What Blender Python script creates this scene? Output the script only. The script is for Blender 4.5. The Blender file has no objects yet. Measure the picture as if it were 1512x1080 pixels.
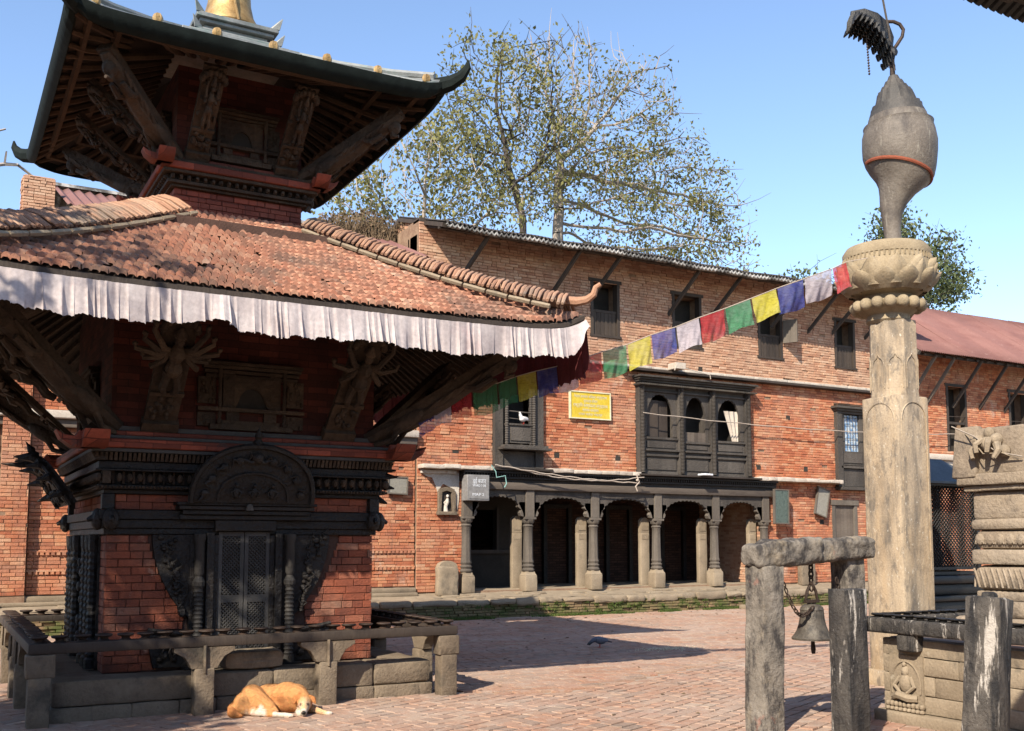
import bpy, math, random
import numpy as np
from math import sin, cos, pi, radians, sqrt, atan2
from mathutils import Matrix, Vector
random.seed(7); np.random.seed(7)
R = random.random
def U(a, b): return a + (b - a) * R()
scene = bpy.context.scene
COL = scene.collection

# ------------------------------------------------------------ camera
cam_d = bpy.data.cameras.new('camera'); cam = bpy.data.objects.new('camera', cam_d); COL.objects.link(cam)
cam_d.sensor_width = 36; cam_d.lens = 36 * 1531 / 1512; cam_d.shift_y = 120 / 1512; cam_d.clip_end = 900; cam_d.clip_start = .05
cam.location = (0, 0, 1.5)
cam.rotation_euler = (radians(90 + 5.2248), 0, radians(-29.2506))
scene.camera = cam
# ------------------------------------------------------------ sky, sun, exposure
SUN = Vector((1.05, .77, -1.0)).normalized()
w = bpy.data.worlds.new('World'); scene.world = w; w.use_nodes = True
nt = w.node_tree; bg = nt.nodes['Background']
sky = nt.nodes.new('ShaderNodeTexSky'); sky.sky_type = 'NISHITA'; sky.sun_disc = False
sky.sun_elevation = radians(37.9); sky.sun_rotation = radians(234.8)
sky.air_density = 1.0; sky.dust_density = .9; sky.ozone_density = 1.5; sky.altitude = 1300
nt.links.new(sky.outputs[0], bg.inputs[0]); bg.inputs[1].default_value = .15
sl = bpy.data.lights.new('sun', 'SUN'); sl.energy = 5.0; sl.angle = radians(.53); sl.color = (1, .90, .76)
so = bpy.data.objects.new('sun', sl); COL.objects.link(so); so.rotation_euler = SUN.to_track_quat('-Z', 'Y').to_euler(); so.location = (-8, -6, 12)
scene.view_settings.view_transform = 'Standard'; scene.view_settings.look = 'None'
scene.view_settings.exposure = .98; scene.view_settings.gamma = 1

# ------------------------------------------------------------ materials
def ramp(nt, cols, pos=None, const=False):
    n = nt.nodes.new('ShaderNodeValToRGB'); cr = n.color_ramp
    if const: cr.interpolation = 'CONSTANT'
    k = len(cols)
    pos = pos or [i / max(1, k - 1) for i in range(k)]
    while len(cr.elements) < k: cr.elements.new(.5)
    for e, c, p in zip(cr.elements, cols, pos): e.position = p; e.color = (*c, 1) if len(c) == 3 else c
    return n
def noise(nt, vec, scale, detail=5, rough=.6):
    n = nt.nodes.new('ShaderNodeTexNoise'); n.inputs['Scale'].default_value = scale
    n.inputs['Detail'].default_value = detail; n.inputs['Roughness'].default_value = rough
    nt.links.new(vec, n.inputs['Vector']); return n
def mth(nt, op, a, b=None, clamp=False):
    n = nt.nodes.new('ShaderNodeMath'); n.operation = op; n.use_clamp = clamp
    for i, x in enumerate((a, b)):
        if x is None: continue
        if isinstance(x, (int, float)): n.inputs[i].default_value = x
        else: nt.links.new(x, n.inputs[i])
    return n.outputs[0]
def mixc(nt, f, a, b, mode='MIX'):
    n = nt.nodes.new('ShaderNodeMix'); n.data_type = 'RGBA'; n.blend_type = mode
    if isinstance(f, (int, float)): n.inputs[0].default_value = f
    else: nt.links.new(f, n.inputs[0])
    for i, x in ((6, a), (7, b)):
        if isinstance(x, tuple): n.inputs[i].default_value = (*x, 1)
        else: nt.links.new(x, n.inputs[i])
    return n.outputs[2]
def mat(name, cols, scale=3, rnd=.5, rough=.85, bump=.4, bscale=40, stretch=(1, 1, 1), metal=0, stains=(),
        carve=0, carve_scale=25, spec=.3, brick=None, wave=None, trans=0, alpha=1, vcol=False, bdist=.01):
    m = bpy.data.materials.new(name); m.use_nodes = True; nt = m.node_tree
    p = nt.nodes['Principled BSDF']; p.inputs['Roughness'].default_value = rough; p.inputs['Metallic'].default_value = metal
    p.inputs['Specular IOR Level'].default_value = spec
    tc = nt.nodes.new('ShaderNodeTexCoord'); mp = nt.nodes.new('ShaderNodeMapping'); mp.inputs['Scale'].default_value = stretch
    nt.links.new(tc.outputs['Object'], mp.inputs[0]); V = mp.outputs[0]; O = tc.outputs['Object']
    at = nt.nodes.new('ShaderNodeAttribute'); at.attribute_name = 'rnd'
    n1 = noise(nt, V, scale)
    n1s = mth(nt, 'MULTIPLY_ADD', n1.outputs[0], 2.0, True); nt.nodes[-1].inputs[2].default_value = -.5
    f = mth(nt, 'ADD', mth(nt, 'MULTIPLY', n1s, 1 - rnd), mth(nt, 'MULTIPLY', at.outputs['Fac'], rnd))
    K = .74
    rp = ramp(nt, [tuple(K * q for q in cc) for cc in cols]); nt.links.new(f, rp.inputs[0]); c = rp.outputs[0]
    if vcol:
        va = nt.nodes.new('ShaderNodeAttribute'); va.attribute_name = 'col'
        c = mixc(nt, 1, va.outputs['Color'], (.8, .8, .8), 'MULTIPLY')
    h = noise(nt, V, bscale, 6, .65).outputs[0]
    # fine value variation
    c = mixc(nt, .35, c, ramp_out(nt, h, [(.35, .35, .35), (1.25, 1.25, 1.25)], [.3, .75]), 'MULTIPLY')
    if brick:
        sx = nt.nodes.new('ShaderNodeSeparateXYZ'); nt.links.new(O, sx.inputs[0])
        cx = nt.nodes.new('ShaderNodeCombineXYZ'); wob = noise(nt, O, 3)
        nt.links.new(mth(nt, 'ADD', sx.outputs[0], sx.outputs[1]), cx.inputs[0])
        nt.links.new(mth(nt, 'ADD', sx.outputs[2], mth(nt, 'MULTIPLY', wob.outputs[0], .03)), cx.inputs[1])
        b = nt.nodes.new('ShaderNodeTexBrick'); nt.links.new(cx.outputs[0], b.inputs['Vector'])
        b.inputs['Scale'].default_value = 1; b.inputs['Brick Width'].default_value = brick[0]; b.inputs['Row Height'].default_value = brick[1]
        b.inputs['Mortar Size'].default_value = brick[2]; b.inputs['Color1'].default_value = (.5, .5, .5, 1); b.inputs['Color2'].default_value = (1.25, 1.15, 1.1, 1)
        b.inputs['Mortar'].default_value = (.45, .42, .4, 1)
        c = mixc(nt, 1, c, b.outputs['Color'], 'MULTIPLY')
        h = mth(nt, 'SUBTRACT', h, mth(nt, 'MULTIPLY', b.outputs['Fac'], 1.2))
    for (sc, col, lo, hi, st, amt) in stains:
        mm = nt.nodes.new('ShaderNodeMapping'); mm.inputs['Scale'].default_value = st; mm.inputs['Location'].default_value = (sc, 3.1 * sc, 0)
        nt.links.new(O, mm.inputs[0]); ns = noise(nt, mm.outputs[0], sc, 6, .7)
        rr = ramp(nt, [(0, 0, 0), (amt, amt, amt)], [lo, hi]); nt.links.new(ns.outputs[0], rr.inputs[0])
        c = mixc(nt, rr.outputs[0], c, tuple(K * q for q in col))
    if carve:
        v = nt.nodes.new('ShaderNodeTexVoronoi'); v.feature = 'SMOOTH_F1'; v.inputs['Scale'].default_value = carve_scale
        dn = noise(nt, O, carve_scale * .5, 2)
        vv = nt.nodes.new('ShaderNodeMix'); vv.data_type = 'VECTOR'; vv.inputs[0].default_value = .06
        nt.links.new(O, vv.inputs[4]); nt.links.new(dn.outputs[1], vv.inputs[5]); nt.links.new(vv.outputs[1], v.inputs['Vector'])
        h = mth(nt, 'SUBTRACT', h, mth(nt, 'MULTIPLY', v.outputs['Distance'], carve * 2))
    if wave:
        wv = nt.nodes.new('ShaderNodeTexWave'); wv.bands_direction = wave[0]; wv.inputs['Scale'].default_value = wave[1]
        wv.inputs['Distortion'].default_value = wave[2]; nt.links.new(O, wv.inputs[0]); h = mth(nt, 'ADD', h, mth(nt, 'MULTIPLY', wv.outputs[1], wave[3]))
    bp = nt.nodes.new('ShaderNodeBump'); bp.inputs['Strength'].default_value = min(1, bump); bp.inputs['Distance'].default_value = bdist
    nt.links.new(h, bp.inputs['Height']); nt.links.new(bp.outputs[0], p.inputs['Normal'])
    nt.links.new(c, p.inputs['Base Color'])
    out = nt.nodes['Material Output']
    sh = p.outputs[0]
    if trans:
        t = nt.nodes.new('ShaderNodeBsdfTranslucent'); nt.links.new(c, t.inputs[0]); ms = nt.nodes.new('ShaderNodeMixShader'); ms.inputs[0].default_value = trans
        nt.links.new(sh, ms.inputs[1]); nt.links.new(t.outputs[0], ms.inputs[2]); sh = ms.outputs[0]
    if alpha < 1:
        t = nt.nodes.new('ShaderNodeBsdfTransparent'); ms = nt.nodes.new('ShaderNodeMixShader'); ms.inputs[0].default_value = alpha
        nt.links.new(t.outputs[0], ms.inputs[1]); nt.links.new(sh, ms.inputs[2]); sh = ms.outputs[0]
    nt.links.new(sh, out.inputs[0])
    return m
def ramp_out(nt, fac, cols, pos):
    r = ramp(nt, cols, pos); nt.links.new(fac, r.inputs[0]); return r.outputs[0]

Mt = {}
Mt['brick'] = mat('red_brick', [(.19, .075, .05), (.46, .145, .07), (.58, .20, .095), (.64, .29, .15), (.68, .42, .27)], 2.2, .66, .95, .9, 50, bdist=.015,
                  stains=[(.55, (.54, .36, .25), .45, .68, (1, 1, 1), .55), (1.6, (.60, .46, .35), .58, .68, (1, 1, .6), .6), (.8, (.22, .12, .085), .56, .72, (1.5, 1, .5), .5), (6, (.14, .08, .06), .62, .73, (1, 1, 1), .7), (2.2, (.16, .12, .10), .60, .72, (3, 3, .25), .5)])
Mt['brick_tan'] = mat('weathered_tan_brick', [(.30, .13, .08), (.52, .27, .165), (.64, .38, .24), (.70, .50, .36)], 2.2, .6, .95, .8, 60,
                      stains=[(.8, (.50, .36, .26), .45, .7, (1, 1, 1), .6), (1.0, (.25, .16, .11), .55, .7, (1.4, 1, .4), .5), (6, (.15, .09, .065), .60, .72, (1, 1, 1), .7)])
Mt['brick_temple'] = mat('temple_red_brick', [(.09, .038, .03), (.24, .072, .042), (.35, .10, .052), (.39, .145, .085), (.42, .25, .17)], 3, .6, .9, .9, 60, bdist=.015,
                         stains=[(2.2, (.07, .045, .038), .50, .70, (1, 1, 1), .75), (5, (.45, .30, .22), .62, .72, (1, 1, 1), .6)])
Mt['brick_dark'] = mat('shade_darkened_interior_brick', [(.05, .028, .02), (.10, .05, .032)], 3, .3, .95, .8, 30, brick=(.2, .06, .008))  # brick darkened so its colour carries the deep shade of the arcade
Mt['mortar'] = mat('mud_mortar', [(.20, .11, .07), (.42, .29, .19)], 6, .1, 1, .8, 60)
Mt['mortar_dark'] = mat('dark_mortar', [(.07, .04, .03), (.14, .08, .06)], 6, .1, 1, .8, 60)
Mt['wood_dark'] = mat('black_carved_wood', [(.008, .007, .007), (.022, .018, .015), (.040, .030, .023)], 6, .4, .6, .8, 60, carve=.8, carve_scale=28)
Mt['wood_plain'] = mat('dark_weathered_wood', [(.02, .015, .012), (.06, .045, .035), (.10, .075, .055)], 3, .4, .7, .6, 45, stretch=(1, 1, .2))
Mt['wood_gray'] = mat('grey_weathered_wood', [(.07, .06, .05), (.15, .125, .10), (.21, .18, .145)], 3, .35, .85, .6, 50, stretch=(1, 1, .25), carve=.3, carve_scale=30)
Mt['wood_graybeam'] = mat('grey_weathered_beam', [(.07, .055, .045), (.15, .12, .095), (.20, .165, .13)], 2, .35, .85, .7, 40, stretch=(.2, 1, 1))
Mt['wood_brown'] = mat('brown_carved_wood', [(.018, .012, .008), (.065, .042, .026), (.13, .085, .052)], 5, .35, .8, .9, 50, carve=.9, carve_scale=24)
Mt['wood_win'] = mat('dark_grey_window_wood', [(.035, .030, .026), (.085, .072, .06), (.14, .12, .10)], 4, .35, .8, .8, 50, stretch=(1, 1, .3), carve=.5, carve_scale=34)
Mt['lattice'] = mat('grey_lattice_wood', [(.05, .048, .045), (.10, .095, .09)], 8, .3, .8, .4, 60)
Mt['wood_door'] = mat('dark_door_wood', [(.015, .014, .013), (.04, .036, .032), (.07, .062, .054)], 4, .4, .7, .6, 50)
Mt['wood_rafter'] = mat('pale_brown_rafter_wood', [(.03, .019, .012), (.08, .050, .03), (.14, .09, .052)], 5, .5, .85, .6, 40)
Mt['red_paint'] = mat('faded_red_painted_brick', [(.16, .045, .03), (.31, .075, .042), (.37, .12, .075)], 4, .4, .75, .5, 40, brick=(.24, .2, .005),
                      stains=[(6, (.10, .06, .05), .6, .7, (1, 1, 1), .8)])
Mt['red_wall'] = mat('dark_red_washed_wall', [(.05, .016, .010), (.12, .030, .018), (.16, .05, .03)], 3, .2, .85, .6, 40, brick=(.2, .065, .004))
Mt['gray_ledge'] = mat('grey_ledge_stone', [(.06, .055, .05), (.13, .12, .11)], 6, .3, .85, .5, 50)
Mt['stone'] = mat('buff_sandstone', [(.22, .17, .115), (.33, .26, .18), (.42, .34, .24)], 2.5, .35, .9, .7, 45,
                  stains=[(2.2, (.09, .08, .065), .58, .72, (1, 1, .6), .8), (9, (.5, .44, .34), .64, .74, (1, 1, 1), .6)])
Mt['stone_gray'] = mat('grey_stone', [(.12, .09, .062), (.215, .165, .115), (.31, .245, .17)], 3, .4, .9, .9, 34, bdist=.015,
                       stains=[(3, (.06, .055, .045), .56, .7, (1, 1, 1), .8)])
Mt['stone_pedestal'] = mat('pinkish_buff_stone', [(.22, .17, .125), (.36, .285, .205), (.45, .37, .28)], 3, .35, .9, .9, 34, bdist=.015, stains=[(3, (.11, .09, .075), .52, .68, (1, 1, 1), .7)])
Mt['stone_black'] = mat('soot_streaked_stone', [(.035, .032, .032), (.09, .08, .07), (.17, .145, .12)], 4, .3, .8, 1, 34, bdist=.02,
                        stains=[(7, (.014, .014, .016), .46, .60, (1.6, 1.6, .25), .9), (11, (.55, .50, .44), .57, .62, (1, 1, .10), .85), (26, (.4, .36, .31), .62, .67, (1, 1, .3), .6)])
Mt['stone_lintel'] = mat('lichen_grey_stone', [(.10, .088, .074), (.23, .20, .165), (.35, .31, .26)], 5, .2, .95, 1, 26, bdist=.02,
                         stains=[(5, (.04, .036, .036), .47, .60, (1.4, 1.4, .6), .9), (4, (.36, .29, .20), .55, .68, (1, 1, .7), .6), (5, (.42, .17, .12), .62, .72, (1, 1, 1), .5)])
Mt['pillar'] = mat('pillar_sandstone', [(.36, .28, .195), (.49, .385, .265), (.57, .46, .33)], 2, .1, .9, .6, 45,
                   stains=[(2.6, (.14, .12, .10), .46, .62, (1.5, 1.5, .35), .75), (9, (.13, .115, .10), .52, .64, (1, 1, .5), .7), (26, (.66, .60, .50), .62, .66, (1, 1, .6), .8), (1.3, (.55, .37, .19), .5, .7, (2, 2, .3), .5)])
Mt['lotus'] = mat('lotus_sandstone', [(.25, .19, .12), (.38, .30, .19), (.46, .37, .25)], 4, .2, .9, .7, 50,
                  stains=[(3, (.10, .09, .07), .55, .7, (1, 1, 1), .7)])
Mt['conch'] = mat('weathered_bronze', [(.10, .085, .07), (.19, .16, .13), (.26, .225, .18)], 4, .1, .62, .6, 35, spec=.3, metal=.0, bdist=.012,
                  stains=[(9, (.34, .31, .25), .58, .68, (2, 2, .16), .8), (3, (.06, .05, .045), .52, .68, (1, 1, .5), .8)])
Mt['dark_bronze'] = mat('blackened_bronze', [(.035, .033, .032), (.075, .068, .06), (.12, .105, .09)], 6, .1, .6, .6, 40)
Mt['bronze'] = mat('dark_bell_bronze', [(.06, .05, .04), (.14, .12, .095), (.22, .195, .15)], 7, .1, .55, .6, 60, metal=.3, spec=.4, stains=[(12, (.03, .028, .025), .5, .62, (1, 1, 1), .7)])
Mt['iron'] = mat('rusty_black_iron', [(.02, .015, .012), (.06, .04, .03), (.10, .06, .04)], 12, .3, .6, .5, 90, metal=.3)
Mt['black'] = mat('sooty_metal_and_silhouette_black', [(.006, .006, .006), (.02, .018, .016)], 12, .3, .5, .5, 60, spec=.4)
Mt['gold'] = mat('gilded_copper', [(.34, .20, .07), (.58, .37, .15), (.72, .52, .27)], 9, .2, .48, .4, 40, stains=[(5, (.22, .15, .08), .5, .68, (1, 1, .5), .7)], metal=.6)
Mt['copper'] = mat('verdigris_copper_sheet', [(.14, .15, .145), (.27, .28, .27), (.40, .40, .385)], 5, .35, .5, .3, 30, metal=.2,
                   stains=[(6, (.10, .22, .19), .5, .7, (1, 1, 1), .5)])
Mt['fascia'] = mat('dark_green_black_fascia', [(.004, .007, .006), (.009, .014, .012), (.018, .027, .024)], 6, .3, .8, .3, 30, spec=.15)
Mt['tile'] = mat('small_clay_roof_tile', [(.12, .08, .06), (.32, .16, .105), (.48, .205, .125), (.54, .29, .185), (.58, .43, .33)], 1.6, .5, .9, .6, 50,
                 stains=[(1.2, (.14, .105, .085), .46, .66, (1, 1, 1), .75), (9, (.40, .36, .29), .6, .7, (1, 1, 1), .6)])
Mt['ridge'] = mat('clay_ridge_tile', [(.18, .13, .095), (.40, .21, .13), (.52, .29, .18), (.54, .40, .29)], 1.5, .5, .9, .6, 50,
                  stains=[(1.0, (.20, .17, .135), .48, .65, (1, 1, 1), .8)])
Mt['cloth'] = mat('dusty_white_cotton', [(.46, .39, .385), (.66, .58, .565), (.78, .71, .69)], 4, .1, .95, .3, 30, trans=.15,
                  stains=[(2.5, (.55, .36, .36), .58, .75, (1, 1, .6), .5), (6, (.45, .40, .36), .6, .72, (1, 1, .5), .5)])
Mt['maroon'] = mat('dark_maroon_cotton', [(.09, .018, .018), (.16, .03, .03)], 5, .1, .95, .3, 40, trans=.2)
Mt['white_plaster'] = mat('flaking_whitewash', [(.52, .45, .36), (.68, .61, .52), (.75, .70, .62)], 5, .2, .9, .6, 40,
                          stains=[(7, (.38, .24, .17), .58, .68, (1, 1, 1), .8)])
Mt['ledge_pale'] = mat('pale_dusty_ledge', [(.42, .34, .27), (.60, .52, .43), (.68, .61, .52)], 4, .3, .95, .6, 35,
                       stains=[(5, (.22, .17, .14), .58, .7, (1, 1, 1), .7)])
Mt['corr_black'] = mat('blackened_corrugated_iron', [(.03, .028, .025), (.07, .06, .055), (.13, .12, .11)], 2, .3, .7, .4, 30)
Mt['corr_white'] = mat('pale_flashing_and_sunlit_lip', [(.35, .33, .30), (.65, .63, .60)], 9, .4, .8, .3, 30, stains=[(3, (.06, .055, .05), .42, .56, (1, 1, 1), .9)])
Mt['corr_red'] = mat('rust_red_corrugated_iron', [(.19, .095, .08), (.27, .13, .11), (.33, .18, .15)], .8, .4, .65, .3, 30,
                     stains=[(1.1, (.17, .07, .06), .5, .66, (.4, 1, 1), .6), (6, (.45, .30, .25), .64, .68, (.5, 1, 1), .6)])
Mt['paver'] = mat('worn_brick_paver', [(.25, .205, .165), (.37, .25, .185), (.45, .25, .165), (.47, .31, .22), (.52, .41, .31)], .9, .55, .95, .9, 38,
                  stains=[(.6, (.47, .37, .30), .42, .64, (1, 1, 1), .6), (7, (.55, .46, .38), .52, .66, (1, 1, 1), .5), (4, (.22, .17, .14), .58, .72, (1, 1, 1), .6), (1.7, (.40, .20, .14), .56, .68, (1, 1, 1), .5)])
Mt['dust'] = mat('dusty_joint_sand', [(.34, .26, .20), (.52, .42, .33)], 3, .1, 1, .6, 60)
Mt['moss'] = mat('mossy_brick_plinth', [(.13, .12, .05), (.24, .18, .09), (.36, .22, .13)], 3, .5, .95, .8, 40,
                 stains=[(2.5, (.08, .11, .025), .46, .6, (1, 1, 1), .85)])
Mt['grass'] = mat('green_weeds', [(.05, .09, .015), (.10, .16, .03), (.20, .22, .06)], 3, .8, .8, .1, 30, trans=.3)
Mt['leaf'] = mat('olive_leaves', [(.085, .095, .035), (.18, .18, .06), (.28, .265, .09), (.40, .35, .14)], .25, .6, .6, .1, 30, trans=.3)
Mt['leaf_dark'] = mat('dark_green_leaves', [(.05, .075, .03), (.11, .14, .055), (.20, .22, .10)], .4, .7, .6, .1, 30, trans=.25)
Mt['twig'] = mat('dry_brown_twigs', [(.13, .09, .05), (.22, .15, .09)], 3, .6, .9, .1, 30)
Mt['bark'] = mat('pale_tan_bark', [(.22, .18, .14), (.38, .32, .26), (.52, .45, .38)], 1.5, .3, .9, .4, 20)
Mt['bark_dark'] = mat('dark_bark', [(.05, .04, .035), (.11, .09, .075)], 1.5, .3, .9, .4, 20)
Mt['bark_pale'] = mat('bleached_bare_bark', [(.3, .26, .23), (.48, .44, .40)], 3, .3, .9, .4, 20)
Mt['void'] = mat('unlit_room_shade_tone', [(.03, .026, .022), (.06, .05, .04)], 2, .1, .95, .3, 20)  # near-black colour carries the shade inside rooms, openings and holes
Mt['wire'] = mat('dusty_pale_cable', [(.45, .36, .28), (.58, .50, .42)], 4, .3, .8, .1, 30)
Mt['wire_dark'] = mat('dull_grey_rod', [(.12, .10, .085), (.22, .19, .16)], 4, .3, .6, .1, 30)

# ------------------------------------------------------------ mesh helpers
OFF = {}
class MB:
    def __init__(s, r=None): s.v = []; s.f = []; s.r = []; s.M = None; s.rr = r; s.c = []; s.col = None
    def add(s, vs, fs, r=None):
        o = len(s.v); M = s.M
        if M is not None: vs = [M @ Vector(p) for p in vs]
        s.v.extend([tuple(p) for p in vs]); s.f.extend([tuple(o + i for i in f) for f in fs])
        if r is None: r = s.rr if s.rr is not None else R()
        s.r.extend([r] * len(vs))
        if s.col is not None: s.c.extend([s.col] * len(vs))
    def box(s, x0, x1, y0, y1, z0, z1, r=None, j=0, taper=0):
        vs = []
        for z, t in ((z0, 0), (z1, taper)):
            for x, y in ((x0 + t, y0 + t), (x1 - t, y0 + t), (x1 - t, y1 - t), (x0 + t, y1 - t)):
                vs.append((x + U(-j, j), y + U(-j, j), z + U(-j, j)) if j else (x, y, z))
        s.add(vs, [(3, 2, 1, 0), (4, 5, 6, 7), (0, 1, 5, 4), (1, 2, 6, 5), (2, 3, 7, 6), (3, 0, 4, 7)], r)
    def rbox(s, x0, x1, y0, y1, z0, z1, b=.02, j=.008, r=None, n=2):
        """rounded irregular block: subdivided box with pulled-in corners and jitter"""
        cx, cy, cz = (x0 + x1) / 2, (y0 + y1) / 2, (z0 + z1) / 2; hx, hy, hz = (x1 - x0) / 2, (y1 - y0) / 2, (z1 - z0) / 2
        def seg(h): k = max(2, min(10, int(2 * h / .12) + 1)); return [-h, -h + b] + [-h + b + (2 * h - 2 * b) * i / k for i in range(1, k)] + [h - b, h]
        gx, gy, gz = seg(hx), seg(hy), seg(hz)
        idx = {}; vs = []; fs = []; rr = R() * 100
        def vid(i, j_, k):
            key = (i, j_, k)
            if key not in idx:
                p = Vector((gx[i], gy[j_], gz[k]))
                q = Vector((max(-hx + b, min(hx - b, p.x)), max(-hy + b, min(hy - b, p.y)), max(-hz + b, min(hz - b, p.z))))
                d = p - q
                if d.length > b: p = q + d.normalized() * b
                n_ = sin(p.x * 9 + rr) * cos(p.y * 8 + rr * 2) + sin(p.z * 11 + rr * 3)
                p = p + Vector((n_ * j * .6 + U(-j, j) * .5, n_ * j * .6 + U(-j, j) * .5, -n_ * j * .5 + U(-j, j) * .4))
                idx[key] = len(vs); vs.append((cx + p.x, cy + p.y, cz + p.z))
            return idx[key]
        I, J, K = len(gx) - 1, len(gy) - 1, len(gz) - 1
        for i in range(I):
            for k in range(K):
                fs.append((vid(i, 0, k), vid(i + 1, 0, k), vid(i + 1, 0, k + 1), vid(i, 0, k + 1)))
                fs.append((vid(i, J, k + 1), vid(i + 1, J, k + 1), vid(i + 1, J, k), vid(i, J, k)))
            for q in range(J):
                fs.append((vid(i, q, 0), vid(i, q + 1, 0), vid(i + 1, q + 1, 0), vid(i + 1, q, 0)))
                fs.append((vid(i, q, K), vid(i + 1, q, K), vid(i + 1, q + 1, K), vid(i, q + 1, K)))
        for q in range(J):
            for k in range(K):
                fs.append((vid(0, q, k), vid(0, q, k + 1), vid(0, q + 1, k + 1), vid(0, q + 1, k)))
                fs.append((vid(I, q, k), vid(I, q + 1, k), vid(I, q + 1, k + 1), vid(I, q, k + 1)))
        s.add(vs, fs, r)
    def tube(s, pts, rad, n=8, caps=True, r=None, flat=1.0, rot=0):
        pts = [Vector(p) for p in pts]; k = len(pts)
        if not hasattr(rad, '__len__'): rad = [rad] * k
        vs = []; fs = []; up = None
        for i, p in enumerate(pts):
            d = (pts[min(i + 1, k - 1)] - pts[max(i - 1, 0)])
            d = d.normalized() if d.length > 1e-9 else Vector((0, 0, 1))
            if up is None:
                up = Vector((0, 0, 1)) if abs(d.z) < .9 else Vector((0, 1, 0))
            a = d.cross(up); a = a.normalized() if a.length > 1e-6 else Vector((1, 0, 0)); b = a.cross(d).normalized(); up = b
            for q in range(n):
                t = 2 * pi * q / n + rot
                vs.append(p + a * cos(t) * rad[i] + b * sin(t) * rad[i] * flat)
        for i in range(k - 1):
            for q in range(n):
                q2 = (q + 1) % n; fs.append((i * n + q, i * n + q2, (i + 1) * n + q2, (i + 1) * n + q))
        if caps: fs.append(tuple(range(n - 1, -1, -1))); fs.append(tuple((k - 1) * n + q for q in range(n)))
        s.add(vs, fs, r)
    def lathe(s, prof, n=24, c=(0, 0, 0), r=None, f=None, rot=0):
        """prof: (radius, z) list ; f(theta, i) scales the radius"""
        vs = []; fs = []
        for i, (ra, z) in enumerate(prof):
            for q in range(n):
                t = 2 * pi * q / n + rot; k = f(t, i) if f else 1
                vs.append((c[0] + cos(t) * ra * k, c[1] + sin(t) * ra * k, c[2] + z))
        for i in range(len(prof) - 1):
            for q in range(n):
                q2 = (q + 1) % n; fs.append((i * n + q, i * n + q2, (i + 1) * n + q2, (i + 1) * n + q))
        fs.append(tuple(range(n - 1, -1, -1))); fs.append(tuple((len(prof) - 1) * n + q for q in range(n)))
        s.add(vs, fs, r)
    def ball(s, c, rad, n=10, m=7, r=None, rot=None):
        if not hasattr(rad, '__len__'): rad = (rad,) * 3
        vs = [Vector((0, 0, -1))]; fs = []
        for i in range(1, m):
            ph = -pi / 2 + pi * i / m
            for q in range(n): t = 2 * pi * q / n; vs.append(Vector((cos(t) * cos(ph), sin(t) * cos(ph), sin(ph))))
        vs.append(Vector((0, 0, 1))); L = len(vs) - 1
        vs = [Vector((v.x * rad[0], v.y * rad[1], v.z * rad[2])) for v in vs]
        if rot is not None: vs = [rot @ v for v in vs]
        vs = [v + Vector(c) for v in vs]
        for q in range(n): fs.append((0, 1 + (q + 1) % n, 1 + q)); fs.append((L, 1 + (m - 2) * n + q, 1 + (m - 2) * n + (q + 1) % n))
        for i in range(m - 2):
            for q in range(n):
                a = 1 + i * n; b = a + n; q2 = (q + 1) % n; fs.append((a + q, a + q2, b + q2, b + q))
        s.add(vs, fs, r)
    def prism(s, poly, d0, d1, axis='y', r=None):
        """poly of (u,z) extruded along axis from d0 to d1"""
        n = len(poly)
        if axis == 'y': vs = [(u, d0, z) for u, z in poly] + [(u, d1, z) for u, z in poly]
        elif axis == 'x': vs = [(d0, u, z) for u, z in poly] + [(d1, u, z) for u, z in poly]
        else: vs = [(u, z, d0) for u, z in poly] + [(u, z, d1) for u, z in poly]
        fs = [tuple(range(n)), tuple(range(2 * n - 1, n - 1, -1))] + [(i, n + i, n + (i + 1) % n, (i + 1) % n) for i in range(n)]
        s.add(vs, fs, r)
    def strip(s, us, lo, hi, y0, y1, r=None):
        """plate whose lower and upper edge vary along u (front y0, back y1)"""
        vs = []; fs = []
        for u, a, b in zip(us, lo, hi): vs += [(u, y0, a), (u, y0, b), (u, y1, b), (u, y1, a)]
        for i in range(len(us) - 1):
            a = 4 * i; b = a + 4
            fs += [(a, b, b + 1, a + 1), (a + 1, b + 1, b + 2, a + 2), (a + 2, b + 2, b + 3, a + 3), (a + 3, b + 3, b, a)]
        e = 4 * (len(us) - 1); fs += [(0, 1, 2, 3), (e + 3, e + 2, e + 1, e)]
        s.add(vs, fs, r)
    def grid(s, fn, nu, nv, r=None):
        vs = [fn(i / nu, j / nv) for i in range(nu + 1) for j in range(nv + 1)]
        fs = [(i * (nv + 1) + j, (i + 1) * (nv + 1) + j, (i + 1) * (nv + 1) + j + 1, i * (nv + 1) + j + 1) for i in range(nu) for j in range(nv)]
        s.add(vs, fs, r)
    def build(s, name, m, parent=None, smooth=35, bevel=0, origin=None, solid=0):
        if parent is not None: off = OFF[parent]
        elif origin is not None: off = Vector(origin)
        else:
            a = np.array(s.v); off = Vector(((a[:, 0].min() + a[:, 0].max()) / 2, (a[:, 1].min() + a[:, 1].max()) / 2, a[:, 2].min()))
        me = bpy.data.meshes.new(name)
        me.from_pydata([(x - off.x, y - off.y, z - off.z) for x, y, z in s.v], [], s.f)
        at = me.attributes.new('rnd', 'FLOAT', 'POINT'); at.data.foreach_set('value', s.r)
        if s.c:
            ca = me.attributes.new('col', 'FLOAT_COLOR', 'POINT'); ca.data.foreach_set('color', [q for c in s.c for q in (*c, 1)])
        me.materials.append(Mt[m] if isinstance(m, str) else m)
        if smooth: me.shade_smooth(); me.set_sharp_from_angle(angle=radians(smooth))
        o = bpy.data.objects.new(name, me); COL.objects.link(o)
        OFF[o] = off
        if parent is None: o.location = off
        else: o.parent = parent
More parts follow.
